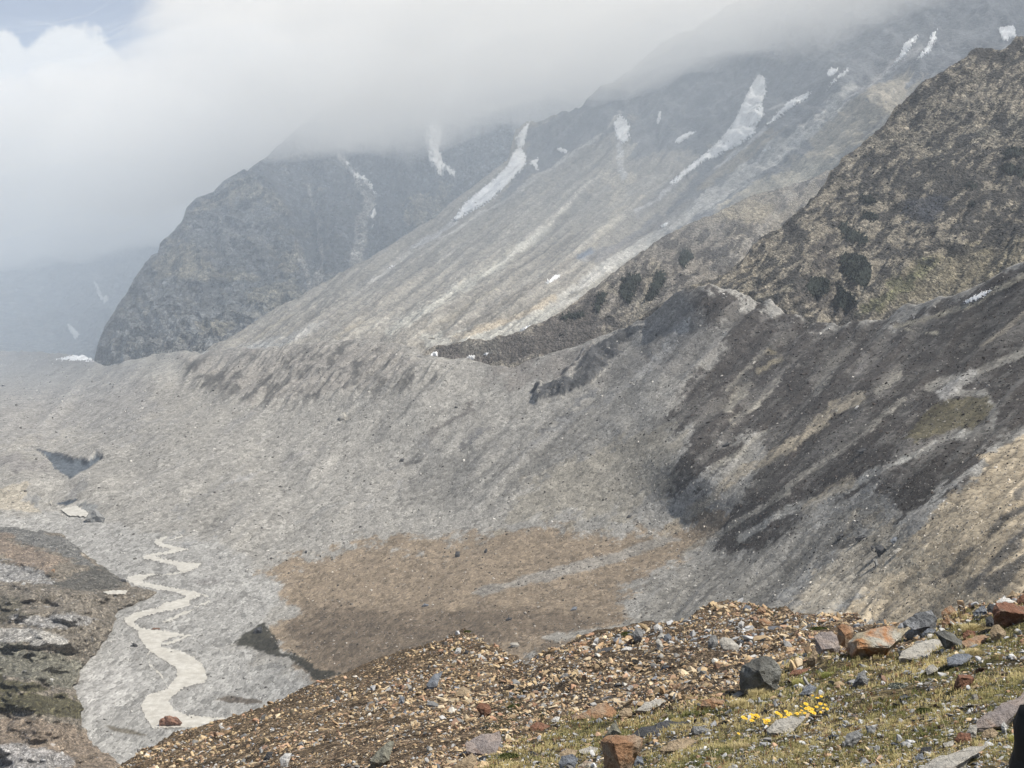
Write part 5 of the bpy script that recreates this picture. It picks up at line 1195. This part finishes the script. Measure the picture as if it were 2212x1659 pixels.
# rubble over the valley
n_ = 130000
x = rng.uniform(-20, 2240, n_); y = rng.uniform(560, 1640, n_)
tp = np.interp(x, [p_[0] for p_ in topB], [p_[1] for p_ in topB])
ok = (y > tp + 2) & (y < np.interp(x, [p_[0] for p_ in topA], [p_[1] for p_ in topA]) + 10)
x, y = x[ok], y[ok]
inriv = np.maximum(poly_sd(x, y, R1), poly_sd(x, y, R2)) > 1.5
fl = poly_sd(x, y, floorP)
dens = np.where(fl > 0, .40, .33 + .6 * sst(1000, 1700, x) * sst(600, 1000, y) + .25 * sst(1000, 1300, y))
peat = poly_sd(x, y, [(497, 1398), (556, 1350), (612, 1420), (745, 1445), (700, 1456), (540, 1410)]) > -3
silt = poly_sd(x, y, [(187, 1450), (240, 1440), (310, 1445), (318, 1475), (260, 1500), (220, 1550), (190, 1560), (180, 1500)]) > 0
ok = (~inriv | (rng.random(len(x)) < .05)) & ~peat & (rng.random(len(x)) < dens) & ~(silt & (rng.random(len(x)) < .9)) & ~(poly_sd(x, y, icep) > -3)
x, y = x[ok], y[ok]; fl = fl[ok]
S_ = B.lookup(x, y); nr_ = B.normal(x, y); k_ = S_[:, 1] / F
px_ = np.minimum(.8 + rng.pareto(2.7, len(x)) * .9, 4.2)
real = np.clip(px_ * k_, .1, 3.2)
c_ = B.colour(x, y); lum = c_.mean(1, keepdims=True)
c_ = (c_ * .35 + lum * .2 + np.array((.125, .118, .105))) * np.where(rng.random((len(x), 1)) < .38, rng.uniform(.2, .5, (len(x), 1)), np.where(rng.random((len(x), 1)) < .5, rng.uniform(.8, 1.2, (len(x), 1)), rng.uniform(1.4, 2.3, (len(x), 1))))
inb = rng.random(len(x))
sz = np.stack([real * rng.uniform(.8, 1.3, len(x)), real * rng.uniform(.7, 1.1, len(x)), real * rng.uniform(1.0, 2.2, len(x))], -1)
scatter('rubble', S_, sz, tilt_rot(nr_, .3), c_, 'grey rubble scattered over valley floor and moraine')

# rubble on the left bank
n_ = 9000
x = rng.uniform(-20, 345, n_); y = rng.uniform(1115, 1659, n_)
ok = poly_sd(x, y, Lr) > 4; x, y = x[ok], y[ok]
ok = poly_sd(x, y, [(-10, 1358), (85, 1360), (135, 1380), (110, 1394), (-10, 1394)]) < 0; x, y = x[ok], y[ok]
S_ = L.lookup(x, y); nr_ = L.normal(x, y); k_ = S_[:, 1] / F
real = np.clip((.8 + rng.pareto(3.2, len(x)) * .9) * k_, .1, 1.4)
c_ = L.colour(x, y); lum = c_.mean(1, keepdims=True)
c_ = (c_ * .4 + lum * .35 + .06) * rng.uniform(.6, 1.7, (len(x), 1))
sz = np.stack([real * rng.uniform(.8, 1.4, len(x)), real * rng.uniform(.7, 1.1, len(x)), real * rng.uniform(.6, 1.1, len(x))], -1)
scatter('bank_gravel', S_, sz, tilt_rot(nr_, .3), c_, 'mixed rubble on the left river bank')

# low dark shrubs and heath clumps past counting
mat_clump = flat_mat('heath_clump', None, .95, .35, .8, attr='tint', inst=True, spec=.05)
PS, SS, TT, NN = [], [], [], []
for sh, reg, n_, base in ((G, [(1480, 640), (1642, 533), (1812, 360), (1960, 225), (2212, 85), (2240, 85), (2240, 560), (2000, 660), (1860, 690), (1700, 670), (1560, 640)], 9000, (.030, .030, .026)), (H, [(1230, 665), (1340, 585), (1480, 500), (1640, 450), (1620, 540), (1500, 610), (1400, 680), (1200, 760)], 2500, (.032, .032, .028)),
                          (B, heathP, 16000, (.050, .042, .037))):
    Q = np.array(reg, float)
    x = rng.uniform(Q[:, 0].min(), min(Q[:, 0].max(), 2250), n_); y = rng.uniform(Q[:, 1].min(), Q[:, 1].max(), n_)
    ok = (poly_sd(x, y, reg) > -4) & (y > np.interp(x, sh.xs, sh.top) + 4); x, y = x[ok], y[ok]
    lum = sh.colour(x, y).mean(1); ok = rng.random(len(x)) < np.clip(1.25 - lum / .13, .06, 1); x, y = x[ok], y[ok]
    S_ = sh.lookup(x, y); k_ = S_[:, 1] / F; s_ = (1.0 + rng.pareto(3.0, len(x)) * 1.1).clip(0, 5) * k_
    PS.append(S_); NN.append(sh.normal(x, y)); SS.append(np.stack([s_ * 1.5, s_ * 1.2, s_ * 1.4], -1)); TT.append(np.array(base) * rng.uniform(.5, 1.8, (len(x), 1)))
scatter('undergrowth', np.concatenate(PS), np.concatenate(SS), tilt_rot(np.concatenate(NN), .3), np.concatenate(TT), 'low dark heath and shrub clumps on the right hillsides', mat_clump)

# ------------------------------------------------------------------ grass
mat_grass = flat_mat('grass_blades', None, .75, .15, 40, attr='blade')
def blades(base, nrm, n_per, h, spread, col, lean=.5, wid=.004):
    """base (n,3): tuft centres; returns verts, faces, colours"""
    n = len(base)
    b = np.repeat(base, n_per, 0); m_ = len(b)
    hh = np.repeat(h, n_per) * rng.uniform(.45, 1.1, m_)
    sp = np.repeat(spread, n_per)
    a = rng.uniform(0, 2 * np.pi, m_); rr_ = sp * np.sqrt(rng.random(m_))
    b = b + np.stack([np.cos(a) * rr_, np.sin(a) * rr_, -rr_ * .1 - .004], -1)
    ln = lean * rng.uniform(.1, 1.2, m_)
    dx, dy = np.cos(a) * ln + .15, np.sin(a) * ln
    w = np.repeat(wid if np.ndim(wid) else np.full(n, wid), n_per) * rng.uniform(.7, 1.2, m_)
    th = rng.uniform(0, np.pi, m_); wx, wy = np.cos(th) * .35 + .8, np.sin(th) * .4
    W = np.stack([wx * w, wy * w, np.zeros(m_)], -1)
    mid = b + np.stack([dx * hh * .3, dy * hh * .3, hh * .62], -1)
    tip = b + np.stack([dx * hh * .95, dy * hh * .95, hh * (1 - .35 * ln)], -1)
    V = np.stack([b - W, b + W, mid + W * .7, mid - W * .7, tip], 1).reshape(-1, 3)
    i = np.arange(m_)[:, None] * 5
    Fc = np.concatenate([i + np.array([0, 1, 2]), i + np.array([0, 2, 3]), i + np.array([3, 2, 4])], 0)
    c = np.repeat(np.repeat(col, n_per, 0) * rng.uniform(.7, 1.3, (m_, 1)), 5, 0)
    return V, Fc, c

n_ = 24000
x = rng.uniform(950, 2260, n_); y = rng.uniform(1300, 1720, n_)
S_ = A.lookup(x, y)
dn = fbm(S_[:, 0] / .9, S_[:, 1] / .9, 3, 55)
ok = (poly_sd(x, y, grassA) > rng.uniform(-25, 12, n_)) & (dn + rng.normal(0, .12, n_) > -.10); x, y, S_, dn = x[ok], y[ok], S_[ok], dn[ok]
k_ = S_[:, 1] / F
yel = np.clip(.52 + 1.2 * fbm(S_[:, 0] / .7, S_[:, 1] / .7, 3, 75) + .35 * np.exp(-((x - 1620) / 130) ** 2 - ((y - 1520) / 40) ** 2) + rng.normal(0, .2, len(x)), 0, 1)[:, None]
c_ = np.array((.10, .115, .03)) * (1 - yel) + np.array((.56, .46, .22)) * yel
red = rng.random(len(x)) < .08; c_[red] = (.2, .1, .05)
V, Fc, C = blades(S_, None, 10, np.clip(k_ * rng.uniform(6, 16, len(x)), .015, .14), k_ * 9, c_, .9, k_ * .62)
go_ = mesh_obj('grass', V, Fc, mat_grass, smooth=False); set_color(go_.data, 'blade', C); tag(go_, 'short dry and green grass between the stones', kind='stuff')

# single tufts that stand out
def tuft(px, py, w, h, label, col=(.46, .38, .19), nb=420):
    S = A.lookup(np.array(px), np.array(py)); k = S[1] / F
    V, Fc, C = blades(np.zeros((1, 3)), None, nb, np.array([h * k]), np.array([w * k * .38]), np.array([col]), 1.0, k * .55)
    o = mesh_obj('grass_tuft', V, Fc, mat_grass, smooth=False); set_color(o.data, 'blade', C)
    o.location = S
    return tag(o, label, 'grass tuft')
tuft(2100, 1366, 52, 24, 'large straw-coloured grass tuft behind the dark brown knob', nb=700)
tuft(2105, 1416, 50, 20, 'straw-coloured grass tuft behind the smooth flat blue-grey stone', nb=600)
tuft(1640, 1505, 52, 22, 'big straw-coloured grass tuft at the foot of the dark boulder', nb=700)
tuft(1735, 1470, 60, 14, 'wide low yellow-green grass tuft right of the dark boulder', (.3, .28, .1), 700)
tuft(1790, 1462, 40, 12, 'green grass tuft up the slope from the blue-grey pointed slab', (.2, .21, .06), 500)
tuft(1600, 1528, 60, 18, 'straw grass tuft left of the yellow flowers', nb=600)
tuft(1600, 1618, 56, 18, 'dry grass tuft below the lone yellow flower', (.4, .33, .17), 600)
tuft(2195, 1602, 34, 20, 'yellow-green grass tuft beside the black bag', (.36, .34, .1), 400)
tuft(1465, 1562, 34, 14, 'small golden grass tuft on top of the black slate slab', (.4, .32, .13), 250)
tuft(1940, 1640, 44, 14, 'small dry grass tuft left of the bedrock ledge', (.35, .3, .14), 300)

# thin pale stalks
mat_stalk = flat_mat('dry_stalk', (.58, .50, .32), .7, .15, 30)
STALKS = [(1377, 1629, 1379, 1576), (1535, 1608, 1527, 1557), (1545, 1640, 1533, 1590), (1580, 1655, 1586, 1600), (1648, 1655, 1620, 1610), (1932, 1480, 1922, 1424), (2038, 1450, 2034, 1408), (2030, 1560, 2012, 1528), (1830, 1655, 1812, 1618), (1948, 1655, 1935, 1622),
          (2085, 1470, 2072, 1450), (1955, 1505, 1940, 1480), (1540, 1655, 1526, 1600), (2160, 1485, 2142, 1455), (1885, 1525, 1878, 1500), (1720, 1600, 1708, 1572), (2045, 1590, 2030, 1545), (1180, 1560, 1170, 1520)]
def stalk():
    pass
for k, (x0, y0, x1, y1) in enumerate(STALKS):
    S = A.lookup(np.array(x0), np.array(y0)); k0 = S[1] / F
    tip = at(x1, y1, S[1] + .02) - S
    bm = bmesh.new(); rad = k0 * .75; prev = None
    for j in range(6):
        t_ = j / 5; c0 = Vector(tip * t_) + Vector((math.sin(t_ * 3) * k0 * 3, 0, 0)); r0 = rad * (1 - .6 * t_)
        ring = [bm.verts.new(c0 + Vector((math.cos(a) * r0, math.sin(a) * r0, 0))) for a in (0, 2.1, 4.2)]
        if prev:
            for a in range(3): bm.faces.new((prev[a], prev[(a + 1) % 3], ring[(a + 1) % 3], ring[a]))
        prev = ring
    bm.faces.new(prev)
    me = bpy.data.meshes.new('grass_stalk'); bm.to_mesh(me); bm.free(); me.materials.append(mat_stalk)
    o = bpy.data.objects.new('grass_stalk', me); COL.objects.link(o); o.location = S
    tag(o, 'one of the thin pale dry grass stalks bending over the near slope', 'grass stalk', 'thin pale grass stalks on the near slope')

# yellow flowers
mat_petal = flat_mat('yellow_petal', (.78, .50, .05), .6, .12, 60)
mat_disc = flat_mat('flower_disc', (.72, .36, .02), .7, .2, 80)
mat_stem = flat_mat('flower_leaf', (.17, .20, .11), .8, .3, 50)
def make_flower():
    root = bpy.data.objects.new('yellow_flower', None); COL.objects.link(root); root.empty_display_size = .02
    bm = bmesh.new(); prev = None
    for j in range(4):
        t_ = j / 3; c0 = Vector((.004 * t_, 0, .06 * t_)); ring = [bm.verts.new(c0 + Vector((math.cos(a), math.sin(a), 0)) * .0016) for a in (0, 2.1, 4.2)]
        if prev:
            for a in range(3): bm.faces.new((prev[a], prev[(a + 1) % 3], ring[(a + 1) % 3], ring[a]))
        prev = ring
    for j in range(7):
        a = j * 2.4; z = .006 + j * .006; d_ = Vector((math.cos(a), math.sin(a), .45)); s_ = Vector((-math.sin(a), math.cos(a), 0)) * .003
        b0 = Vector((0, 0, z)); v_ = [bm.verts.new(b0), bm.verts.new(b0 + d_ * .01 + s_), bm.verts.new(b0 + d_ * .021), bm.verts.new(b0 + d_ * .01 - s_)]
        bm.faces.new(v_)
    me = bpy.data.meshes.new('stem'); bm.to_mesh(me); bm.free(); me.materials.append(mat_stem)
    st = bpy.data.objects.new('stem', me); COL.objects.link(st); st.parent = root
    bm = bmesh.new(); c0 = Vector((.004, 0, .062))
    for j in range(12):
        a = j * math.pi / 6; d_ = Vector((math.cos(a), math.sin(a), .18 + .1 * (j % 2))); s_ = Vector((-math.sin(a), math.cos(a), 0)) * .0036
        v_ = [bm.verts.new(c0 + d_ * .003), bm.verts.new(c0 + d_ * .010 + s_), bm.verts.new(c0 + d_ * .0155), bm.verts.new(c0 + d_ * .010 - s_)]
        bm.faces.new(v_)
    me = bpy.data.meshes.new('petals'); bm.to_mesh(me); bm.free(); me.materials.append(mat_petal)
    pt = bpy.data.objects.new('petals', me); COL.objects.link(pt); pt.parent = root
    bm = bmesh.new(); bmesh.ops.create_icosphere(bm, subdivisions=2, radius=.0068, matrix=Matrix.Translation(c0 + Vector((0, 0, .003))) @ Matrix.Diagonal((1, 1, .7, 1)))
    me = bpy.data.meshes.new('flower_centre'); bm.to_mesh(me); bm.free(); me.materials.append(mat_disc)
    dc = bpy.data.objects.new('flower_centre', me); COL.objects.link(dc); dc.parent = root
    return root
fl0 = make_flower()
# head positions as photographed, by clump
CL = [('in the clump right of the black slab, farthest left of the flowers', [(1603, 1552), (1611, 1548), (1616, 1545), (1622, 1550), (1628, 1548), (1633, 1553), (1639, 1549), (1645, 1553), (1650, 1556), (1656, 1557), (1619, 1553), (1625, 1556)]),
      ('in the clump above the lichened rock', [(1674, 1545), (1680, 1540), (1686, 1543), (1692, 1546), (1696, 1540), (1690, 1538), (1683, 1546), (1700, 1543)]),
      ('in the densest clump of the middle', [(1719, 1530), (1723, 1537), (1730, 1524), (1736, 1530), (1731, 1538), (1738, 1535), (1744, 1532), (1748, 1537), (1754, 1540), (1741, 1539), (1727, 1532), (1747, 1528), (1752, 1533)]),
      ('in the small clump right of the densest one', [(1763, 1532), (1770, 1522), (1777, 1522), (1782, 1529), (1775, 1531), (1768, 1529)]),
      ('in the upper clump of three', [(1762, 1503), (1775, 1503), (1768, 1509)]),
      ('alone below the others beside a pale stone', [(1592, 1583)])]
first = True
for cl, heads in CL:
    for (hx, hy) in heads:
        if first: o = fl0; first = False
        else:
            o = fl0.copy(); COL.objects.link(o)
            for ch in list(fl0.children):
                c2 = ch.copy(); COL.objects.link(c2); c2.parent = o
        hx, hy = hx + rng.normal(0, 2.5), hy + rng.normal(0, 2); gy_ = hy + 9
        S = A.lookup(np.array(float(hx)), np.array(float(gy_)))
        s_ = rng.uniform(.6, 1.1) * .5 * (S[1] / 7.6) * 2.0
        s_ *= 1.0
        o.location = S; o.scale = (s_ * 1.0, s_, s_ * .55)
        o.rotation_euler = (rng.normal(0, .15) + .45, rng.normal(0, .15), rng.uniform(0, .8))
        lab = f'yellow flower {cl}' if len(heads) > 1 else f'single yellow flower {cl}'
        tag(o, lab, 'flower', f'yellow flowers {cl}' if len(heads) > 1 else None)

# low green cushions
mat_cush = flat_mat('cushion_leaf', None, .85, .3, 60, attr='blade')
CUSH = [(1650, 1312, 16, 'dark moss cushion on the crest of the right stony hump'), (1775, 1357, 24, 'green cushion plant left of the upright rusty block'), (1355, 1373, 14, 'green moss cushion left of the light grey crest boulder'), (1113, 1530, 18, 'green cushion plant in the hollow below the notch'),
        (990, 1404, 11, 'moss cushion behind the whitish stone on the left hump'), (1100, 1640, 26, 'dark green cushion plant at the bottom centre'), (1940, 1490, 20, 'grey-green leafy cushion plant in the lower right grass'), (2000, 1540, 22, 'dark green cushion plant left of the pinkish bedrock slab'), (1010, 1365, 8, 'dark moss cap at the top of the left stony hump')]
for (x, y, w, lab) in CUSH:
    S = A.lookup(np.array(float(x)), np.array(float(y))); k = S[1] / F
    m_ = 900; a = rng.uniform(0, 6.283, m_); rr_ = np.sqrt(rng.random(m_)); el = np.sqrt(1 - rr_ ** 2 * .98)
    c0 = np.stack([np.cos(a) * rr_ * w, np.sin(a) * rr_ * w * 1.3, el * w * .28 * rng.uniform(.8, 1.1, m_)], -1) * k
    d1 = rng.normal(size=(m_, 3)); d1 /= np.linalg.norm(d1, axis=1)[:, None]; d2 = np.cross(d1, rng.normal(size=(m_, 3))); d2 /= np.linalg.norm(d2, axis=1)[:, None]
    s_ = k * w * .09
    V = np.stack([c0 - d1 * s_, c0 + d2 * s_ * .6, c0 + d1 * s_, c0 - d2 * s_ * .6], 1).reshape(-1, 3)
    Fc = np.arange(m_ * 4).reshape(-1, 4)
    o = mesh_obj('cushion_plant', V, Fc, mat_cush, smooth=False)
    base = np.array((.16, .17, .14)) if 'grey-green' in lab else np.array((.060, .070, .020))
    set_color(o.data, 'blade', np.repeat(base * rng.uniform(.5, 1.7, (m_, 1)), 4, 0)); o.location = S
    tag(o, lab, 'cushion plant')

# ------------------------------------------------------------------ black bag cut off by the right edge
mat_blk = flat_mat('black_nylon', (.006, .006, .007), .7, .3, 200, bump=.0005)
root = bpy.data.objects.new('bag', None); COL.objects.link(root)
Yb = 3.3; kb = Yb / F
root.location = at(2330, 1900, Yb)
def blob(name, c_px, half, pw=4, seg=28, parent=root):
    """rounded box: superellipsoid, half sizes in metres"""
    bm = bmesh.new(); bmesh.ops.create_uvsphere(bm, u_segments=seg, v_segments=seg // 2, radius=1)
    for v in bm.verts:
        n_ = (abs(v.co.x) ** pw + abs(v.co.y) ** pw + abs(v.co.z) ** pw) ** (1 / pw)
        v.co = v.co / n_
        v.co.x *= half[0]; v.co.y *= half[1]; v.co.z *= half[2]
        v.co += v.co.normalized() * .006 * mnoise.noise(v.co * 14)
    me = bpy.data.meshes.new(name); bm.to_mesh(me); bm.free(); me.materials.append(mat_blk)
    for p_ in me.polygons: p_.use_smooth = True
    o = bpy.data.objects.new(name, me); COL.objects.link(o); o.parent = parent
    o.location = Vector(at(c_px[0], c_px[1], Yb)) - root.location
    return o
w_, h_ = (2460 - 2194) * kb / 2, (1960 - 1588) * kb / 2
blob('body', (2327, 1774), (w_, .12, h_), 5)
f_ = blob('front_pocket', (2327, 1840), (w_ * .8, .05, h_ * .5), 4); f_.location.y -= .12
blob('rolled_mat', (2340, 1655), (137 * kb, .09, 132 * kb), 7)
hd = blob('strap', (2290, 1640), (10 * kb, .13, 150 * kb), 5); hd.location.y -= .01
tag(root, 'black bag with a rolled top, cut off by the right edge of the picture', 'bag')

# ------------------------------------------------------------------ air and cloud
def vol_mat(name, color, dens, aniso):
    m = bpy.data.materials.new(name); g = N(m)
    v = g.n('ShaderNodeVolumePrincipled'); v.inputs['Color'].default_value = (*color, 1); v.inputs['Density'].default_value = dens; v.inputs['Anisotropy'].default_value = aniso
    o = g.n('ShaderNodeOutputMaterial'); g.l(v.outputs[0], o.inputs['Volume'])
    return m
HAZE = dict(color=(.83, .905, 1.0), dens=0.8e-4, aniso=.1)
bm = bmesh.new(); bmesh.ops.create_cube(bm, size=1)
me = bpy.data.meshes.new('haze'); bm.to_mesh(me); bm.free()
hz = bpy.data.objects.new('haze', me); COL.objects.link(hz)
hz.scale = (30000, 30000, 1500); hz.location = (0, 6100, 1500 / 2 - 320)
me.materials.append(vol_mat('haze_air', HAZE['color'], HAZE['dens'], HAZE['aniso'])); tag(hz, kind='stuff')

xs = np.linspace(-7000, 5200, 190); ys = np.concatenate([np.linspace(1650, 4200, 120), np.linspace(4260, 9500, 70)])
gx, gy = np.meshgrid(xs, ys)
base = 384 + .125 * gx
base = np.maximum(base, -60) + fbm(gx / 420, gy / 520, 3, 601) * 90 + fbm(gx / 150, gy / 190, 5, 603, .66) * 80
thick = 270 + 110 * fbm(gx / 700, gy / 700, 3, 611)
edge = sst(0, 900, gy - 1650 - 900 * sst(-100, -900, gx) - 250 * fbm(gx / 500, gy * 0, 2, 615)) * sst(9500, 8800, gy) * sst(-7000, -6300, gx) * sst(5200, 4700, gx)
mid = base + 40
zb = base * edge + (mid + 120) * (1 - edge); zt = zb + thick * edge + 2
nr, nc = gx.shape; idx = np.arange(nr * nc).reshape(nr, nc)
q1 = np.stack([idx[:-1, :-1], idx[1:, :-1], idx[1:, 1:], idx[:-1, 1:]], -1).reshape(-1, 4)
q2 = np.stack([idx[:-1, :-1], idx[:-1, 1:], idx[1:, 1:], idx[1:, :-1]], -1).reshape(-1, 4) + nr * nc
rim = np.concatenate([idx[0, :], idx[1:, -1], idx[-1, -2::-1], idx[-2:0:-1, 0]])
r2_ = np.roll(rim, -1)
q3 = np.stack([rim, r2_, r2_ + nr * nc, rim + nr * nc], -1)
V = np.concatenate([np.stack([gx, gy, zb], -1).reshape(-1, 3), np.stack([gx, gy, zt], -1).reshape(-1, 3)])
cb = mesh_obj('clouds', V, np.concatenate([q1, q2, q3]), vol_mat('cloud_vapour', (.985, .97, .935), .0034, 0.0))
tag(cb, kind='stuff')
# thin mist hanging in the upper valley, under the cloud
xs = np.linspace(-6500, 4700, 90); ys = np.concatenate([np.linspace(1150, 2600, 50), np.linspace(2700, 9000, 60)])
gx, gy = np.meshgrid(xs, ys)
e_ = sst(0, 600, gy - 1150 - 200 * fbm(gx / 600, gy * 0, 2, 715)) * sst(9000, 8500, gy) * sst(-6500, -6000, gx) * sst(4700, 4300, gx)
zb = -190 - 0 * gx; zt = zb + 2 + (640 + .10 * gx.clip(-2500, 2000) + 90 * fbm(gx / 500, gy / 500, 3, 717)) * e_
nr, nc = gx.shape; idx = np.arange(nr * nc).reshape(nr, nc)
q1 = np.stack([idx[:-1, :-1], idx[1:, :-1], idx[1:, 1:], idx[:-1, 1:]], -1).reshape(-1, 4)
q2 = q1[:, ::-1] + nr * nc
rim = np.concatenate([idx[0, :], idx[1:, -1], idx[-1, -2::-1], idx[-2:0:-1, 0]]); r2_ = np.roll(rim, -1)
q3 = np.stack([rim, r2_, r2_ + nr * nc, rim + nr * nc], -1)
V = np.concatenate([np.stack([gx, gy, zb], -1).reshape(-1, 3), np.stack([gx, gy, zt], -1).reshape(-1, 3)])
ms = mesh_obj('mist', V, np.concatenate([q1, q2, q3]), vol_mat('valley_mist', (.77, .88, 1.0), 3.3e-4, .1)); tag(ms, kind='stuff')

# ------------------------------------------------------------------ light and sky
sdir = Vector((.54, -.10, .83)).normalized()
el = math.asin(sdir.z); az = math.atan2(sdir.x, sdir.y)
sl = bpy.data.lights.new('sun', 'SUN'); sl.energy = 5.0; sl.angle = R(.53); sl.color = (1, .955, .88)
so_ = bpy.data.objects.new('sun', sl); COL.objects.link(so_); so_.rotation_mode = 'QUATERNION'; so_.rotation_quaternion = sdir.to_track_quat('Z', 'Y')

w = bpy.data.worlds.new('World'); SC.world = w; w.use_nodes = True
g = N(w)
sky = g.n('ShaderNodeTexSky'); sky.sky_type = 'NISHITA'; sky.sun_disc = False; sky.sun_elevation = el; sky.sun_rotation = az; sky.altitude = 3500; sky.dust_density = 2.0
tc = g.n('ShaderNodeTexCoord').outputs['Generated']
nrm = g.n('ShaderNodeVectorMath', operation='NORMALIZE'); g.l(tc, nrm.inputs[0]); dv = nrm.outputs[0]
def noisev(sc, det, ro, dist=0.):
    n_ = g.n('ShaderNodeTexNoise', i_Scale=sc, i_Detail=det, i_Roughness=ro, i_Distortion=dist); g.l(dv, n_.inputs['Vector']); return n_.outputs[0]
def near(px, py, r0, r1, wob):
    d = Vector(at(px, py, 1)).normalized()
    vm = g.n('ShaderNodeVectorMath', operation='DISTANCE'); g.l(dv, vm.inputs[0]); vm.inputs[1].default_value = d
    a = g.math('ADD', vm.outputs['Value'], wob)
    mr = g.n('ShaderNodeMapRange', interpolation_type='SMOOTHSTEP'); g.l(a, mr.inputs[0]); mr.inputs[1].default_value = r0; mr.inputs[2].default_value = r1; mr.inputs[3].default_value = 1; mr.inputs[4].default_value = 0
    return mr.outputs[0]
nz = noisev(9, 7, .6)
wob = g.math('MULTIPLY', g.math('SUBTRACT', nz, .5), .11)
wob2 = g.math('MULTIPLY', g.math('SUBTRACT', noisev(16, 9, .62), .5), .07)
hole = g.math('MAXIMUM', near(90, 0, .045, .075, wob), g.math('MAXIMUM', near(-150, -60, .06, .1, wob), g.math('MULTIPLY', near(215, 75, .012, .04, wob), .6)))
cum = g.math('MAXIMUM', near(155, 150, .022, .032, wob2), near(-25, 135, .016, .026, wob2))
# cloud cover elsewhere: broken
cov = g.n('ShaderNodeMapRange', interpolation_type='SMOOTHSTEP'); g.l(noisev(2.2, 6, .55), cov.inputs[0]); cov.inputs[1].default_value = .55; cov.inputs[2].default_value = .72
# overcast towards the mountains
sep = g.n('ShaderNodeSeparateXYZ'); g.l(dv, sep.inputs[0])
fw = g.n('ShaderNodeMapRange', interpolation_type='SMOOTHSTEP'); g.l(sep.outputs[1], fw.inputs[0]); fw.inputs[1].default_value = .82; fw.inputs[2].default_value = .93
cover = g.math('MAXIMUM', cov.outputs[0], fw.outputs[0])
cover = g.math('MULTIPLY', cover, g.math('SUBTRACT', 1.0, g.math('MULTIPLY', hole, .74)))
cover = g.math('MAXIMUM', cover, cum)
ccol = g.ramp(noisev(5, 6, .55, .3), [(.3, (.50, .50, .49)), (.5, (.56, .555, .54)), (.72, (.62, .61, .58))])
ccol = g.mix(cum, ccol, (.64, .64, .625))
skyc = g.n('ShaderNodeVectorMath', operation='SCALE'); g.l(sky.outputs[0], skyc.inputs[0]); skyc.inputs['Scale'].default_value = 1.0
bg1 = g.n('ShaderNodeBackground', i_Strength=.075); g.l(skyc.outputs[0], bg1.inputs[0])
bg2 = g.n('ShaderNodeBackground', i_Strength=1.0); g.l(ccol, bg2.inputs[0])
mx = g.n('ShaderNodeMixShader'); g.l(cover, mx.inputs[0]); g.l(bg1.outputs[0], mx.inputs[1]); g.l(bg2.outputs[0], mx.inputs[2])
wo = g.n('ShaderNodeOutputWorld'); g.l(mx.outputs[0], wo.inputs['Surface'])

# ------------------------------------------------------------------ camera and render settings
cam = bpy.data.cameras.new('camera'); co = bpy.data.objects.new('camera', cam); COL.objects.link(co)
cam.sensor_width = 36; cam.lens = 36 * F / 2212; cam.clip_start = .1; cam.clip_end = 40000
co.rotation_euler = (R(90) + PITCH, 0, 0)
SC.camera = co
vs = SC.view_settings
vs.view_transform = 'Standard'; vs.look = 'None'; vs.exposure = .5; vs.gamma = 1
SC.render.engine = 'CYCLES'
cy = SC.cycles
cy.max_bounces = 8; cy.diffuse_bounces = 3; cy.glossy_bounces = 2; cy.volume_bounces = 5; cy.transparent_max_bounces = 8
cy.use_adaptive_sampling = True; cy.adaptive_threshold = .02
cy.use_denoising = True; cy.denoiser = 'OPENIMAGEDENOISE'; cy.denoising_input_passes = 'RGB_ALBEDO_NORMAL'; cy.denoising_prefilter = 'ACCURATE'
cy.sample_clamp_indirect = 6
